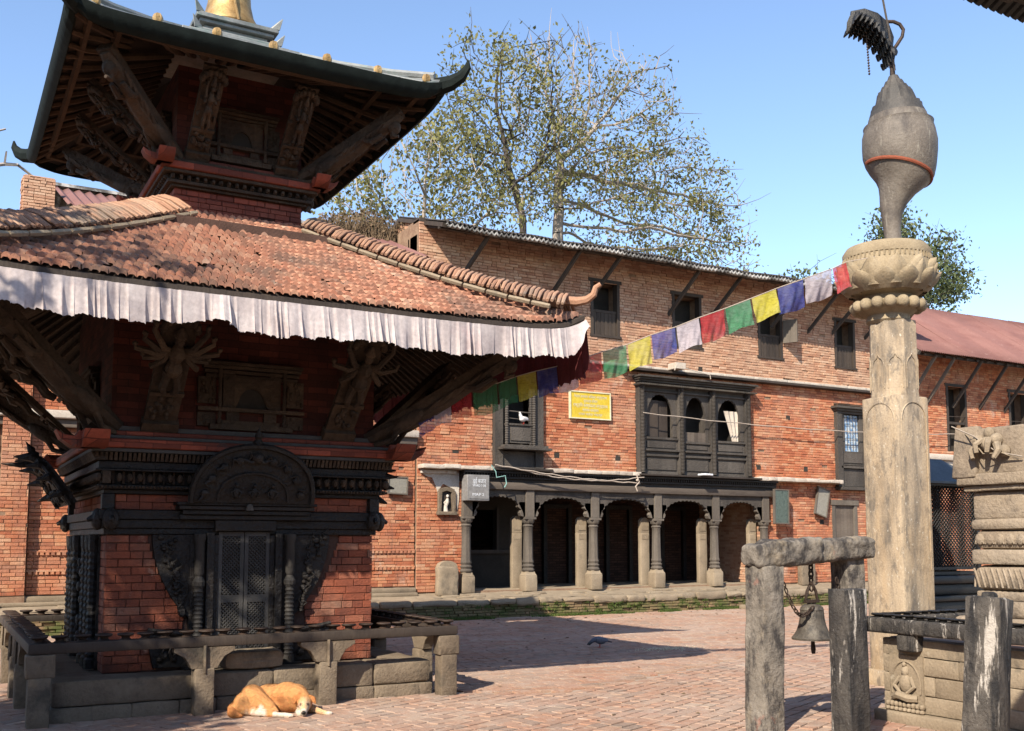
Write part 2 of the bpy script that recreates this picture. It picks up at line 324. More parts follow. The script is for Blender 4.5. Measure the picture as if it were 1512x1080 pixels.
        if bevel:
            b = o.modifiers.new('bevel', 'BEVEL'); b.width = bevel; b.segments = 2; b.limit_method = 'ANGLE'; b.angle_limit = radians(40)
        if solid:
            b = o.modifiers.new('solid', 'SOLIDIFY'); b.thickness = solid
        return o
def tag(o, label=None, cat=None, group=None, kind=None):
    if label: o['label'] = label
    if cat: o['category'] = cat
    if group: o['group'] = group
    if kind: o['kind'] = kind
    return o
def thing(name, loc, label, cat, group=None):
    o = bpy.data.objects.new(name, None); COL.objects.link(o); o.location = loc; o.empty_display_size = .2; OFF[o] = Vector(loc)
    return tag(o, label, cat, group)
def sub_iv(iv, holes):
    out = [iv]
    for a, b in holes:
        nx = []
        for p, q in out:
            if b <= p or a >= q: nx.append((p, q)); continue
            if a > p: nx.append((p, a))
            if b < q: nx.append((b, q))
        out = nx
    return [(p, q) for p, q in out if q - p > .012]
def bricks(mb, fn, u0, u1, z0, z1, holes=(), bw=.205, bh=.062, gap=.008, jit=.010, curved=None, miss=.004):
    """fn(u, d, z) -> xyz with d = distance out of the wall face"""
    row = 0; z = z0
    while z < z1 - .01:
        zt = min(z + bh, z1); zc = (z + zt) / 2
        hs = [(a, b) for a, b, c, d in holes if c < zc < d]
        if curved: hs += curved(zc)
        u = u0 - (row % 2) * bw * .5 - U(0, .02)
        while u < u1:
            L = bw * random.choice((1, 1, 1, 1.06, .94, .52)); a, b = max(u, u0), min(u + L, u1); u += L
            if b - a < .015: continue
            for p, q in sub_iv((a, b), hs):
                if R() < miss: continue
                g = gap * U(.3, .7); d = U(0, jit) - (.012 if R() < .04 else 0); t = U(-.0025, .0025); dz = U(-.0015, .0015)
                P, Q, A, B = p + g, q - g, z + gap * .45 + dz, zt - gap * .45 + dz
                if Q - P < .01: continue
                e = .0035
                vs = [fn(P + e, d, A + e), fn(Q - e, d + t, A + e), fn(Q - e, d + t, B - e + t), fn(P + e, d, B - e),
                      fn(P, d - .005, A), fn(Q, d - .005, A), fn(Q, d - .005, B), fn(P, d - .005, B),
                      fn(P, -.03, A), fn(Q, -.03, A), fn(Q, -.03, B), fn(P, -.03, B)]
                mb.add(vs, [(0, 1, 2, 3), (4, 5, 1, 0), (5, 6, 2, 1), (6, 7, 3, 2), (7, 4, 0, 3), (8, 9, 5, 4), (9, 10, 6, 5), (10, 11, 7, 6), (11, 8, 4, 7)])
        z = zt; row += 1
def slab_holes(mb, fn, u0, u1, z0, z1, holes, d0, d1, r=.5):
    us = sorted({u0, u1, *[min(max(h[0], u0), u1) for h in holes], *[min(max(h[1], u0), u1) for h in holes]})
    zs = sorted({z0, z1, *[min(max(h[2], z0), z1) for h in holes], *[min(max(h[3], z0), z1) for h in holes]})
    for a, b in zip(us, us[1:]):
        for c, d in zip(zs, zs[1:]):
            if any(h[0] < (a + b) / 2 < h[1] and h[2] < (c + d) / 2 < h[3] for h in holes): continue
            vs = [fn(a, d0, c), fn(b, d0, c), fn(b, d0, d), fn(a, d0, d), fn(a, d1, c), fn(b, d1, c), fn(b, d1, d), fn(a, d1, d)]
            mb.add(vs, [(0, 1, 2, 3), (7, 6, 5, 4), (4, 5, 1, 0), (5, 6, 2, 1), (6, 7, 3, 2), (7, 4, 0, 3)], r)
def remesh(mb, name, m, parent=None, voxel=.01, smooth=3, origin=None, colors=True):
    """join overlapping closed shapes into one continuous skin"""
    tmp = mb.build(name + '_src', m, None, smooth=0, origin=origin or (0, 0, 0))
    md = tmp.modifiers.new('r', 'REMESH'); md.mode = 'VOXEL'; md.voxel_size = voxel
    ms = tmp.modifiers.new('s', 'SMOOTH'); ms.iterations = smooth; ms.factor = .5
    bpy.context.view_layer.update()
    dg = bpy.context.evaluated_depsgraph_get(); me = bpy.data.meshes.new_from_object(tmp.evaluated_get(dg))
    me.name = name
    n = len(me.vertices); co = np.empty(n * 3); me.vertices.foreach_get('co', co); co = co.reshape(-1, 3)
    if colors and mb.c:
        src = np.array(mb.v) - np.array(OFF[tmp]); cc = np.array(mb.c); out = np.empty((n, 4)); out[:, 3] = 1
        for i in range(0, n, 500):
            d = ((co[i:i + 500, None] - src[None]) ** 2).sum(2); k = 6
            ix = np.argpartition(d, k, axis=1)[:, :k]; wt = 1 / (np.take_along_axis(d, ix, 1) + 1e-6)
            out[i:i + 500, :3] = (cc[ix] * wt[..., None]).sum(1) / wt.sum(1)[:, None]
        if 'col' in me.attributes: me.attributes.remove(me.attributes['col'])
        ca = me.attributes.new('col', 'FLOAT_COLOR', 'POINT'); ca.data.foreach_set('color', out.ravel())
    if 'rnd' in me.attributes: me.attributes.remove(me.attributes['rnd'])
    at = me.attributes.new('rnd', 'FLOAT', 'POINT'); at.data.foreach_set('value', [.5] * n)
    me.materials.clear(); me.materials.append(Mt[m] if isinstance(m, str) else m); me.shade_smooth()
    off = OFF[tmp]; old = tmp.data; bpy.data.objects.remove(tmp); bpy.data.meshes.remove(old)
    o = bpy.data.objects.new(name, me); COL.objects.link(o); OFF[o] = off
    if parent is not None: o.parent = parent; o.location = off - OFF[parent]
    else: o.location = off
    return o
def text_obj(body, name, m, parent, loc, size, rot=(pi / 2, 0, 0), ext=.002, width=None):
    cu = bpy.data.curves.new(name, 'FONT'); cu.body = body; cu.size = size; cu.extrude = ext; cu.align_x = 'CENTER'; cu.align_y = 'CENTER'
    t = bpy.data.objects.new(name, cu); COL.objects.link(t); bpy.context.view_layer.update()
    me = bpy.data.meshes.new_from_object(t.evaluated_get(bpy.context.evaluated_depsgraph_get())); bpy.data.objects.remove(t); me.name = name
    me.materials.clear(); me.materials.append(Mt[m] if isinstance(m, str) else m)
    o = bpy.data.objects.new(name, me); COL.objects.link(o); o.parent = parent; o.location = Vector(loc) - OFF[parent]; o.rotation_euler = rot
    if width:
        xs = [v.co.x for v in me.vertices]
        if xs and max(xs) - min(xs) > 1e-4:
            k = width / (max(xs) - min(xs))
            for v in me.vertices: v.co.x *= k
    OFF[o] = Vector(loc); return o
def rotz(k, c=(0, 0)): return Matrix.Translation((c[0], c[1], 0)) @ Matrix.Rotation(k, 4, 'Z') @ Matrix.Translation((-c[0], -c[1], 0))
# ------------------------------------------------------------ ground
mb = MB(.5)
mb.add([(-150, -60, -.02), (250, -60, -.02), (250, 320, -.02), (-150, 320, -.02)], [(0, 1, 2, 3)], .6)
gd = mb.build('ground', 'dust', None, smooth=0, origin=(0, 0, 0)); tag(gd, kind='structure')
mb = MB()
def pavers(mb, x0, x1, y0, y1, bw, bh, inside, ang=0, cx=0, cy=0):
    """courses of hand laid pavers with wavering joints, every shared corner jittered on its own"""
    ca, sa = cos(ang), sin(ang); row = 0; y = y0
    while y < y1:
        hh = bh * U(.88, 1.12); x = x0 - R() * bw; ya, yb = y, y + hh
        while x < x1:
            L = bw * U(.72, 1.3); X0, X1, Y0, Y1 = x, x + L, ya, yb; x += L
            mx, my = (X0 + X1) / 2, (Y0 + Y1) / 2
            wx, wy = cx + mx * ca - my * sa, cy + mx * sa + my * ca
            if not inside(wx, wy): continue
            g = .005 + .003 * R(); t = U(-.003, .003); tt = U(-.003, .003); z = .001 + .004 * R() + .004 * sin(wx * 1.3) * cos(wy * 1.7)
            P = []
            for k, (px, py) in enumerate(((X0 + g, Y0 + g), (X1 - g, Y0 + g), (X1 - g, Y1 - g), (X0 + g, Y1 - g))):
                px += U(-.006, .006); py += U(-.005, .005) + .015 * sin(px * 1.1 + row * .0) ; P.append((px, py, z + (t if k in (0, 3) else -t) + (tt if k < 2 else -tt)))
            c_ = (sum(p[0] for p in P) / 4, sum(p[1] for p in P) / 4)
            Q = [(p[0] * .96 + c_[0] * .04, p[1] * .96 + c_[1] * .04, p[2] + .0045) for p in P]
            B = [(p[0], p[1], -.02) for p in P]
            vs = [(cx + p[0] * ca - p[1] * sa, cy + p[0] * sa + p[1] * ca, p[2]) for p in Q + P + B]
            mb.add(vs, [(0, 1, 2, 3), (4, 5, 1, 0), (5, 6, 2, 1), (6, 7, 3, 2), (7, 4, 0, 3), (8, 9, 5, 4), (9, 10, 6, 5), (10, 11, 7, 6), (11, 8, 4, 7)])
        y = yb; row += 1
def zone_a(x, y): return y > 8.95 + abs(x - 5.6) * (.42 if x > 5.6 else .62) and y < 18.1 and x > -.5
def zone_b(x, y): return y < 8.83 + abs(x - 5.6) * (.42 if x > 5.6 else .62) and y < 18.1 and x > -2.5 and y > 2.6
pavers(mb, -1, 22, 6, 18.2, .23, .125, zone_a)
pavers(mb, -4, 26, -14, 16, .21, .13, zone_b, .42, 0, 8)
pv = mb.build('paving', 'paver', None, smooth=30, origin=(0, 0, 0)); tag(pv, kind='structure')

# ------------------------------------------------------------ temple
TX, TY = 2.66, 11.2
T = thing('pagoda_temple', (TX, TY, 0), 'small two-tiered red brick pagoda temple with dark carved wood and tiled lower roof', 'temple')
FOUR = [Matrix.Translation((TX, TY, 0)) @ Matrix.Rotation(k * pi / 2, 4, 'Z') for k in range(4)]   # local frame: front is -y
A = 1.27
# stepped stone base
mb = MB()
for M in FOUR:
    mb.M = M
    x = -1.72
    for L in (1.25, .62, .98, .6):
        mb.rbox(x + .004, min(x + L, 1.72) - .004, -1.72, -1.35, .125, .335, b=.025, j=.006); x += L
    x = -1.74
    while x < 1.7:
        L = U(.22, .5); mb.rbox(x + .003, min(x + L, 1.74) - .003, -1.74, -1.4, -.03, .12, b=.012, j=.005); x += L
mb.M = FOUR[0]; mb.box(-1.4, 1.4, -1.4, 1.4, 0, .32, .4)
mb.build('stone_base', 'stone_gray', T)
# brick core
def face(M): return lambda u, d, z: M @ Vector((u, -A - d, z))
core = MB(); back = MB(.5)
def wing_edge(zc):
    """half width of the carved door surround at a height (brick stops there)"""
    if zc > 1.55: return [(-1.3, 1.3)]
    if zc > .95: e = .62 + .30 * ((zc - .95) / .6) ** .6
    elif zc > .72: e = .56 + (.95 - zc) * .1
    else: e = .86 - (.72 - zc) * .15
    return [(-e, e)]
for k, M in enumerate(FOUR):
    core = MB(); bricks(core, face(M), -A, A, .335, 1.56, curved=wing_edge if k == 0 else (lambda zc: [(-.95, .95)]), bw=.215, bh=.072, gap=.006, jit=.006, miss=0)
    bricks(core, face(M), -A + .06, A - .06, 1.79, 1.93, bw=.22, bh=.07, gap=.004, jit=.004, miss=0); core.build('brick_wall', 'brick_temple', T)
sd = MB()
for M in FOUR[1:]:
    sd.M = M; sd.box(-.94, .94, -A - .02, -A + .05, .336, 1.56)
    for x in (-.86, -.62, -.36, .36, .62, .86): sd.lathe([(.06, .34), (.06, .42)] + [(.04 + .012 * (q % 2), .44 + q * .03) for q in range(34)] + [(.055, 1.48), (.06, 1.56)], 8, (x, -A - .05, 0))
    for q in range(40): sd.ball((U(-.9, .9), -A - .03, U(.5, 1.5)), (U(.03, .05), .03, U(.03, .06)), 7, 5)
sd.build('side_panel', 'wood_dark', T)
back.M = FOUR[0]; back.box(-A + .015, A - .015, -A + .015, A - .015, .3, 4.6, .5)
back.build('core', 'mortar_dark', T)
# upper wall of the first tier, washed red
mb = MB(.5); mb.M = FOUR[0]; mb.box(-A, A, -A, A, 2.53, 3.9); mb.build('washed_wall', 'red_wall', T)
# dark beams, cornice layers
def ring(mb, half, z0, z1, r=None, th=.2, tp=0):
    for k, M in enumerate(FOUR):
        mb.M = M; e = half if k % 2 == 0 else half - th
        mb.box(-e, e, -half, -half + th, z0, z1, r)
mb = MB()
ring(mb, A + .03, 1.565, 1.62); ring(mb, A + .05, 1.622, 1.70); ring(mb, A + .075, 1.702, 1.785)
ring(mb, A + .045, 1.932, 1.97); ring(mb, A + .10, 1.972, 2.01)
ring(mb, A + .02, 2.015, 2.13); ring(mb, A + .13, 2.132, 2.15); ring(mb, A + .10, 2.152, 2.22)
for M in FOUR:
    mb.M = M
    for s in (-1, 1):     # beam heads at the corners of the wall
        mb.ball((s * (A - .02), -A - .08, 1.70), (.075, .06, .10)); mb.tube([(s * (A - .02), -A - .1, 1.72), (s * (A - .02), -A - .17, 1.69)], [.04, .02], 6)
        mb.box(s * (A + .005) - .05, s * (A + .005) + .05, -A - .05, -A + .05, 1.79, 1.93)
mb.build('wooden_beam', 'wood_dark', T, bevel=.006)
mb = MB()
for M in FOUR:
    mb.M = M; u = -A - .1
    while u < A + .12:       # carved heads row, slanted petals, beads
        mb.ball((u, -A - .10, 2.075), (.026, .04, .04), 8, 5); mb.box(u + .03, u + .05, -A - .07, -A, 2.02, 2.13)
        u += .088
    u = -A - .14
    while u < A + .14:
        mb.add([(u, -A - .135, 2.225), (u + .03, -A - .135, 2.225), (u + .024, -A - .175, 2.295), (u + .002, -A - .175, 2.295), (u, -A - .05, 2.225), (u + .03, -A - .05, 2.225), (u + .024, -A - .05, 2.295), (u + .002, -A - .05, 2.295)],
               [(0, 1, 2, 3), (0, 3, 7, 4), (1, 5, 6, 2), (3, 2, 6, 7)]); u += .04
    u = -A - .1
    while u < A + .1: mb.ball((u, -A - .11, 1.99), .013, 6, 4); u += .032
mb.build('carved_frieze', 'wood_brown', T)
mb = MB()
ring(mb, A + .17, 2.30, 2.335, .3); ring(mb, A + .16, 2.42, 2.45, .5); ring(mb, A + .06, 2.50, 2.545, .5, .3)
mb.build('grey_ledge', 'gray_ledge', T, bevel=.006)
mb = MB(); ring(mb, A + .20, 2.337, 2.418, None, .22); ring(mb, A + .10, 2.452, 2.498, None, .25)
mb.build('red_moulding', 'red_paint', T, bevel=.012)
def corner_horns(z, half, s, name_m, parent):
    """pair of upturned crenellated red blocks at every corner"""
    for M in FOUR:
        for sx in (-1, 1):
            m_ = MB(); m_.M = M
            top = [(0, .075), (.10, .055), (.13, .115), (.17, .06), (.27, .05), (.30, .13), (.33, .06)]
            poly = [(sx * (half - .02 + p * s - .06), z + q * s) for p, q in [(0, 0), (.25, 0), (.36, .07), (.36, .16)][:3]]
            pts = [(0, -.03), (.24, -.03), (.34, .04), (.38, .12), (.31, .075), (.22, .065), (.185, .125), (.15, .065), (.05, .06), (.02, .12), (-.02, .06)]
            poly = [(sx * (half - .10 + p * s), z + q * s) for p, q in pts]
            if sx < 0: poly = poly[::-1]
            m_.prism(poly, -half - .075 * s, -half + .14 * s)
            m_.build('corner_horn', name_m, parent, bevel=.008)
corner_horns(2.35, A + .20, 1.0, 'red_paint', T)
# door with lattice leaves
door = MB()
door.M = FOUR[0]; DX = -.04
def bx(m_, x0, x1, d0, d1, z0, z1, r=None, j=0): m_.box(DX + x0, DX + x1, -A - d1, -A - d0, z0, z1, r, j)
bx(door, -.50, -.36, -.02, .05, .34, 1.56); bx(door, .36, .50, -.02, .05, .34, 1.56)
for s in (-1, 1):
    bx(door, min(s * .36, s * .29), max(s * .36, s * .29), -.02, .09, .36, 1.58); bx(door, min(s * .29, s * .245), max(s * .29, s * .245), -.02, .06, .36, 1.56)
bx(door, -.29, .29, 0, .10, 1.60, 1.70); bx(door, -.62, .62, 0, .12, 1.705, 1.745); bx(door, -.60, .60, 0, .15, 1.75, 1.79); bx(door, -.64, .64, 0, .18, 1.795, 1.83); bx(door, -.66, .66, 0, .2, 1.835, 1.862)
bx(door, -.55, .55, 0, .16, .335, .36)
dframe = door.build('door_frame', 'wood_dark', T, bevel=.005)
for s in (-1, 1):
    m_ = MB(); m_.M = FOUR[0]; x = DX + s * .43; prof = [(.055, .36), (.055, .42)]
    z = .42
    while z < 1.08: prof += [(.038, z + .006), (.047, z + .02), (.038, z + .034)]; z += .04
    prof += [(.055, 1.09), (.060, 1.13), (.03, 1.18), (.045, 1.21), (.045, 1.50), (.055, 1.52), (.055, 1.57)]
    m_.lathe(prof, 10, (x, -A - .10, 0)); m_.build('door_column', 'wood_door', dframe)
for s in (-1, 1):
    m_ = MB(); m_.M = FOUR[0]; x0, x1 = (DX - .243, DX - .004) if s < 0 else (DX + .004, DX + .243)
    y = -A - .035
    for a, b in ((x0, x0 + .035), (x1 - .035, x1)): m_.box(a, b, y - .012, y + .012, .365, 1.59)
    for a, b in ((.365, .40), (.93, 1.0), (1.55, 1.59)): m_.box(x0, x1, y - .010, y + .010, a, b)
    for z0, z1 in ((.40, .93), (1.0, 1.55)):
        W, H = x1 - x0 - .07, z1 - z0; c0 = x0 + .035; st = .036; k = -H
        while k < W:
            for d in (1, -1):     # diagonal laths clipped to the panel
                a = max(0, k); b = min(W, k + H)
                if b - a > .01:
                    za, zb = a - k, b - k
                    if d < 0: za, zb = H - za, H - zb
                    m_.tube([(c0 + a, y + d * .004, z0 + za), (c0 + b, y + d * .004, z0 + zb)], .0065, 4, False)
            k += st
    m_.build('lattice_leaf', 'lattice', dframe)
m_ = MB(.5); m_.M = FOUR[0]; m_.box(DX - .243, DX + .243, -A - .016, -A - .004, .36, 1.6); m_.build('dark_backing', 'void', dframe)
# carved wing panels beside the door
for s in (-1, 1):
    for zs in ((.965, 1.56, 1), (.36, .70, 0)):
        m_ = MB(); m_.M = FOUR[0]
        if zs[2]:
            us = [i / 14 for i in range(15)]; pl = [(DX + s * .5, .80)] + [(DX + s * (.5 + .34 * sin(pi / 2 * (k / 12)) ** .8), .80 + .76 * (k / 12)) for k in range(1, 13)] + [(DX + s * .5, 1.56)]
            cent = [(.56 + .24 * t * U(.2, 1), .84 + .7 * t) for t in [i / 26 for i in range(27)]]
        else:
            pl = [(DX + s * .5, .36), (DX + s * .80, .36), (DX + s * .86, .62), (DX + s * .84, .70), (DX + s * .5, .63)]
            cent = [(U(.54, .8), U(.42, .6)) for _ in range(12)]
        if s < 0: pl = pl[::-1]
        m_.prism(pl, -A - .045, -A + .01)
        for (a, b) in cent:
            r_ = U(.018, .034); m_.ball((DX + s * a, -A - .05, b), (r_ * 1.2, .03, r_), 8, 5)
            if R() < .5: m_.tube([(DX + s * a, -A - .06, b), (DX + s * (a + U(-.05, .05)), -A - .075, b + .04), (DX + s * (a + U(-.07, .07)), -A - .06, b + .09)], [.012, .01, .004], 5)
        if not zs[2]: m_.tube([(DX + s * .5, -A - .06, .645), (DX + s * .86, -A - .06, .705)], .022, 6)
        m_.build('carved_wing_panel', 'wood_dark', T)
# tympanum above the door, leaning outwards
def arch_pts(w, h, n=24): return [(w * cos(pi - pi * i / n) * (1 + .05 * sin(pi * i / n)), h * sin(pi * i / n) ** .85) for i in range(n + 1)]
def tympanum(M, lean_):
  m_ = MB(); m_.M = M @ Matrix.Translation((DX + .02, -A - .20, 1.865)) @ Matrix.Rotation(radians(lean_), 4, 'X')
  m_.prism(arch_pts(.57, .55), -.02, .03)
  o = arch_pts(.57, .55, 28); m_.tube([(a, -.03, b) for a, b in o], .028, 6)
  o = arch_pts(.33, .27, 20); m_.tube([(a, -.03, b + .02) for a, b in o], .014, 6)
  for k in range(9): t = pi * (k + .5) / 9; m_.ball((.46 * cos(t), -.035, .43 * sin(t) ** .9), (.045, .03, .04), 8, 5); m_.tube([(.46 * cos(t), -.04, .43 * sin(t) ** .9), (.50 * cos(t + .12), -.05, .47 * sin(t + .12)), (.44 * cos(t + .2), -.04, .40 * sin(t + .2))], [.02, .016, .006], 6)
  for x in (-.17, 0, .17):
      m_.ball((x, -.04, .10), (.032, .025, .06), 8, 6); m_.ball((x, -.05, .175), .022, 8, 6)
      for q in (-1, 1): m_.tube([(x, -.04, .14), (x + q * .05, -.055, .11), (x + q * .03, -.06, .07)], [.013, .011, .008], 5)
  m_.ball((0, -.05, .44), (.055, .04, .05)); m_.tube([(-.15, -.04, .43), (-.06, -.05, .40), (0, -.05, .42), (.06, -.05, .40), (.15, -.04, .43)], [.008, .02, .02, .02, .008], 6)
  m_.lathe([(.03, .55), (.05, .58), (.028, .61), (.04, .64), (.012, .70), (.002, .74)], 10)
  if lean_ > 20:
    for q in range(9): t = .25 + q * .33; m_.tube([(.56 * cos(t), -.02, .54 * sin(t)), (.60 * cos(t), -.06, .60 * sin(t)), (.62 * cos(t + .1), -.16, .66 * sin(t))], [.05, .04, .008], 6)
    m_.tube([(0, -.02, .5), (0, -.16, .56), (0, -.30, .66)], [.05, .03, .006], 6)
  m_.build('tympanum', 'wood_dark', T)
for k_, M_ in enumerate(FOUR): tympanum(M_, 17 if k_ == 0 else 33)
m_ = MB(); m_.M = FOUR[0]; m_.lathe([(.005, 0), (.04, 0), (.03, .04), (.012, .06)], 8, (DX, -A - .21, 1.79)); m_.build('pendant', 'wood_gray', T)
# first-tier windows
def shrine_window(z0, hw, h, par, yy, name='shrine_window', mats=('wood_brown', 'void')):
    for M in FOUR[:1] + FOUR[1:]:
        m_ = MB(); m_.M = M; y = -yy
        m_.box(-hw, hw, y - .05, y + .01, z0, z0 + .05); m_.box(-hw * 1.28, hw * 1.28, y - .06, y + .01, z0 + .30 * h, z0 + .30 * h + .035)
        for s in (-1, 1):
            x = s * hw * .78; prof = []; z = z0 + .05
            m_.lathe([(.022, z0 + .05), (.022, z0 + .09), (.014, z0 + .11), (.02, z0 + .14), (.014, z0 + .17), (.022, z0 + .29 * h)], 8, (x, y - .05, 0))
            m_.lathe([(.022, z0 + .3 * h + .035), (.014, z0 + .36 * h), (.022, z0 + .45 * h), (.014, z0 + .5 * h), (.02, z0 + .55 * h), (.014, z0 + .7 * h), (.02, z0 + .8 * h), (.022, z0 + h)], 8, (x, y - .05, 0))
            a, b = sorted((s * hw * .42, s * hw * .7)); m_.box(a, b, y - .03, y + .01, z0 + .3 * h + .036, z0 + h)
            a, b = sorted((s * hw * .86, s * hw * 1.28)); m_.box(a, b, y - .02, y + .01, z0 + .42 * h, z0 + .86 * h); m_.box(a, b, y - .02, y + .01, z0 + .03, z0 + .27 * h)
            for _ in range(14): m_.ball((U(a + .01, b - .01), y - .022, z0 + h * random.choice((U(.06, .24), U(.45, .83), U(.45, .83)))), (.02, .02, .026), 6, 5)
        for k, d in ((.86, .035), (.93, .05), (1.0, .07), (1.06, .09)): m_.box(-hw * (.68 + k * .5), hw * (.68 + k * .5), y - d, y + .01, z0 + h * k, z0 + h * (k + .05))
        m_.box(-hw * .7, hw * .7, y - .02, y + .01, z0 + .05, z0 + .09); m_.box(-hw * .6, -hw * .3, y - .03, y + .01, z0 + .09, z0 + .3 * h); m_.box(hw * .3, hw * .6, y - .03, y + .01, z0 + .09, z0 + .3 * h)
        us = [-hw * .42 + hw * .84 * i / 12 for i in range(13)]
        m_.strip(us, [z0 + .34 * h + .36 * h * max(0, 1 - (u / (hw * .36)) ** 2) ** .5 if abs(u) < hw * .36 else z0 + .34 * h for u in us], [z0 + .86 * h] * 13, y - .028, y + .01)
        o = m_.build(name, mats[0], par)
        m2 = MB(.3); m2.M = M; m2.box(-hw * .36, hw * .36, y - .006, y + .02, z0 + .34 * h, z0 + .72 * h); m2.build('dark_opening', mats[1], o)
shrine_window(2.56, .40, .58, T, A + .02)
# figure struts
def figure_strut(M, L, W, arms, name, par, m='wood_brown', small=1.0):
    m_ = MB(); m_.M = M
    m_.box(-W / 2, W / 2, 0, .05, 0, L); m_.box(-W * .56, W * .56, -.05, .05, 0, L * .09)
    m_.box(-W * .52, W * .52, -.03, .03, L * .32, L * .35)
    for _ in range(16): m_.ball((U(-W * .38, W * .38), -.01, U(L * .12, L * .30)), (U(.02, .035), .03, U(.02, .04)), 7, 5)
    k = L / 1.15 * small
    if small < 1:
        for q in range(3):
            for s in (-1, 1): zq = L * (.97 - q * .06); m_.tube([(s * W * .24 + .03 * cos(t), -.012, zq + .03 * sin(t)) for t in [2 * pi * i / 10 for i in range(11)]], .010, 5)
        for q in range(22): m_.ball((U(-W * .42, W * .42), -.01, U(L * .36, L * .9)), (U(.012, .028), .03, U(.015, .04)), 7, 5)
    for s in (-1, 1):
        m_.tube([(s * .03 * k, -.05, L * .36), (s * .055 * k, -.075, L * .42), (s * .035 * k, -.05, L * .50), (s * .035 * k, -.06, L * .56)], [.022 * k, .03 * k, .032 * k, .04 * k], 7)
        for a in range(arms):
            ang = radians(-62 + a * (118 / max(1, arms - 1))); q = .26 * k * (1 - .12 * (a % 2))
            m_.tube([(s * .05 * k, -.05, L * .72), (s * (.05 + .09 * cos(ang)) * k, -.09, L * .72 + .06 * k * sin(ang) - .02), (s * (.05 + q * .8 * cos(ang)) * k, -.07, L * .72 + q * .75 * sin(ang) + .02), (s * (.03 + q * .85 * cos(ang)) * k, -.06, L * .72 + q * .85 * sin(ang) + .07)], [.026 * k, .026 * k, .020 * k, .016 * k], 6)
            m_.ball((s * (.04 + q * .85 * cos(ang)) * k, -.06, L * .72 + q * .85 * sin(ang) + .06), .02 * k, 6, 5)
    m_.tube([(0, -.05, L * .54), (0, -.07, L * .58), (0, -.06, L * .64), (0, -.08, L * .70), (0, -.06, L * .755), (0, -.06, L * .77)], [.055 * k, .065 * k, .042 * k, .062 * k, .04 * k, .022 * k], 9)
    m_.ball((0, -.08, L * .805), (.036 * k, .038 * k, .048 * k)); m_.lathe([(.045 * k, 0), (.05 * k, .02), (.03 * k, .06), (.01, .1)], 9, (0, -.07, L * .835))
    for a in range(9): m_.ball((W * .5 * cos(pi * a / 8), -.02, L * .87 + W * .35 * sin(pi * a / 8)), (.035, .04, .04), 7, 5)
    m_.build(name, m, par)
def corner_beast(M, L, r, name, par):
    """curved rampant-beast corner strut: haunches below, arched chest, horned head under the eave"""
    m_ = MB(); m_.M = M
    pts = [(0, .04, 0), (0, .02, L * .15), (0, -.03, L * .32), (0, -.04, L * .5), (0, .0, L * .68), (0, -.01, L * .84), (0, .0, L * .93)]
    m_.tube(pts, [r * 1.15, r * 1.2, r * 1.0, r * .85, r * 1.0, r * .95, r * .55], 10, flat=.8)
    m_.box(-r * .9, r * .9, .0, .09, 0, L * .95)
    for s in (-1, 1):
        m_.ball((s * r * .8, -.02, L * .24), (r * .55, r * .8, L * .11)); m_.tube([(s * r * .9, -.04, L * .2), (s * r * .9, -.11, L * .12), (s * r * .9, -.06, L * .03)], [r * .35, r * .3, r * .28], 7)
        m_.tube([(s * r * .7, -.03, L * .60), (s * r * .85, -.10, L * .64), (s * r * .7, -.10, L * .74)], [r * .45, r * .4, r * .3], 7)
        for q in range(5): m_.tube([(s * r * .6, -.04, L * (.36 + q * .075)), (s * r * 1.0, -.03, L * (.42 + q * .075)), (s * r * 1.05, -.01, L * (.49 + q * .075))], [r * .35, r * .3, r * .1], 6)
    m_.ball((0, -.06, L * .84), (r * .8, r * 1.0, r * .9)); m_.tube([(0, -.08, L * .84), (0, -.15, L * .80), (0, -.18, L * .84)], [r * .55, r * .4, r * .2], 8)
    m_.build(name, 'wood_brown', par)
def lean(M, x, y, z, y2, z2, rz=0):
    """matrix whose +Z runs from (x,y,z) outwards and up to (x2,y2,z2), front stays outward"""
    ang = atan2(y - y2, z2 - z)
    return M @ Matrix.Translation((x, y, z)) @ Matrix.Rotation(rz, 4, 'Z') @ Matrix.Rotation(ang, 4, 'X')
for k, M in enumerate(FOUR):
    L = sqrt(1.10 ** 2 + .93 ** 2)
    for s in (-1, 1):
        figure_strut(lean(M, s * .86, -A - .04, 2.52, -A - .04 - 1.0, 3.44), 1.36, .29, 5 if s < 0 else 3, 'figure_strut', T)
    d = sqrt(2) * 1.22; Mc = M @ Matrix.Translation((-A + .02, -A + .02, 2.50)) @ Matrix.Rotation(-pi / 4, 4, 'Z') @ Matrix.Rotation(atan2(d, .95), 4, 'X')
    corner_beast(Mc, sqrt(d * d + .95 ** 2), .092, 'corner_strut', T)
# ---- lower roof
H = 2.84; ZE = 3.565; HT = .72; ZT = 4.83
def lift(u): return .05 * abs(u) ** 4 + .12 * abs(u) ** 16
def roof_pt(M, a, v, dz=0):
    """a in -1..1 along the eave, v 0 eave .. 1 top"""
    h = H + (HT - H) * v; z = ZE + (ZT - ZE) * (v * .96 + .04 * v * v) + lift(a) * (1 - v) ** 3
    return M @ Vector((a * h, -h, z + dz))
mb = MB(.5)
for M in FOUR:
    mb.grid(lambda i, j: roof_pt(M, -1 + 2 * i, j, -.035), 28, 6); mb.grid(lambda i, j: roof_pt(M, 1 - 2 * i, j, -.085), 28, 6)
    for i in range(28):
        a, b = -1 + 2 * i / 28, -1 + 2 * (i + 1) / 28
        mb.add([roof_pt(M, a, 0, -.07), roof_pt(M, b, 0, -.07), roof_pt(M, b, 0, -.03), roof_pt(M, a, 0, -.03)], [(0, 1, 2, 3)], .5)
lr = mb.build('lower_roof', 'wood_plain', T)
mb = MB()
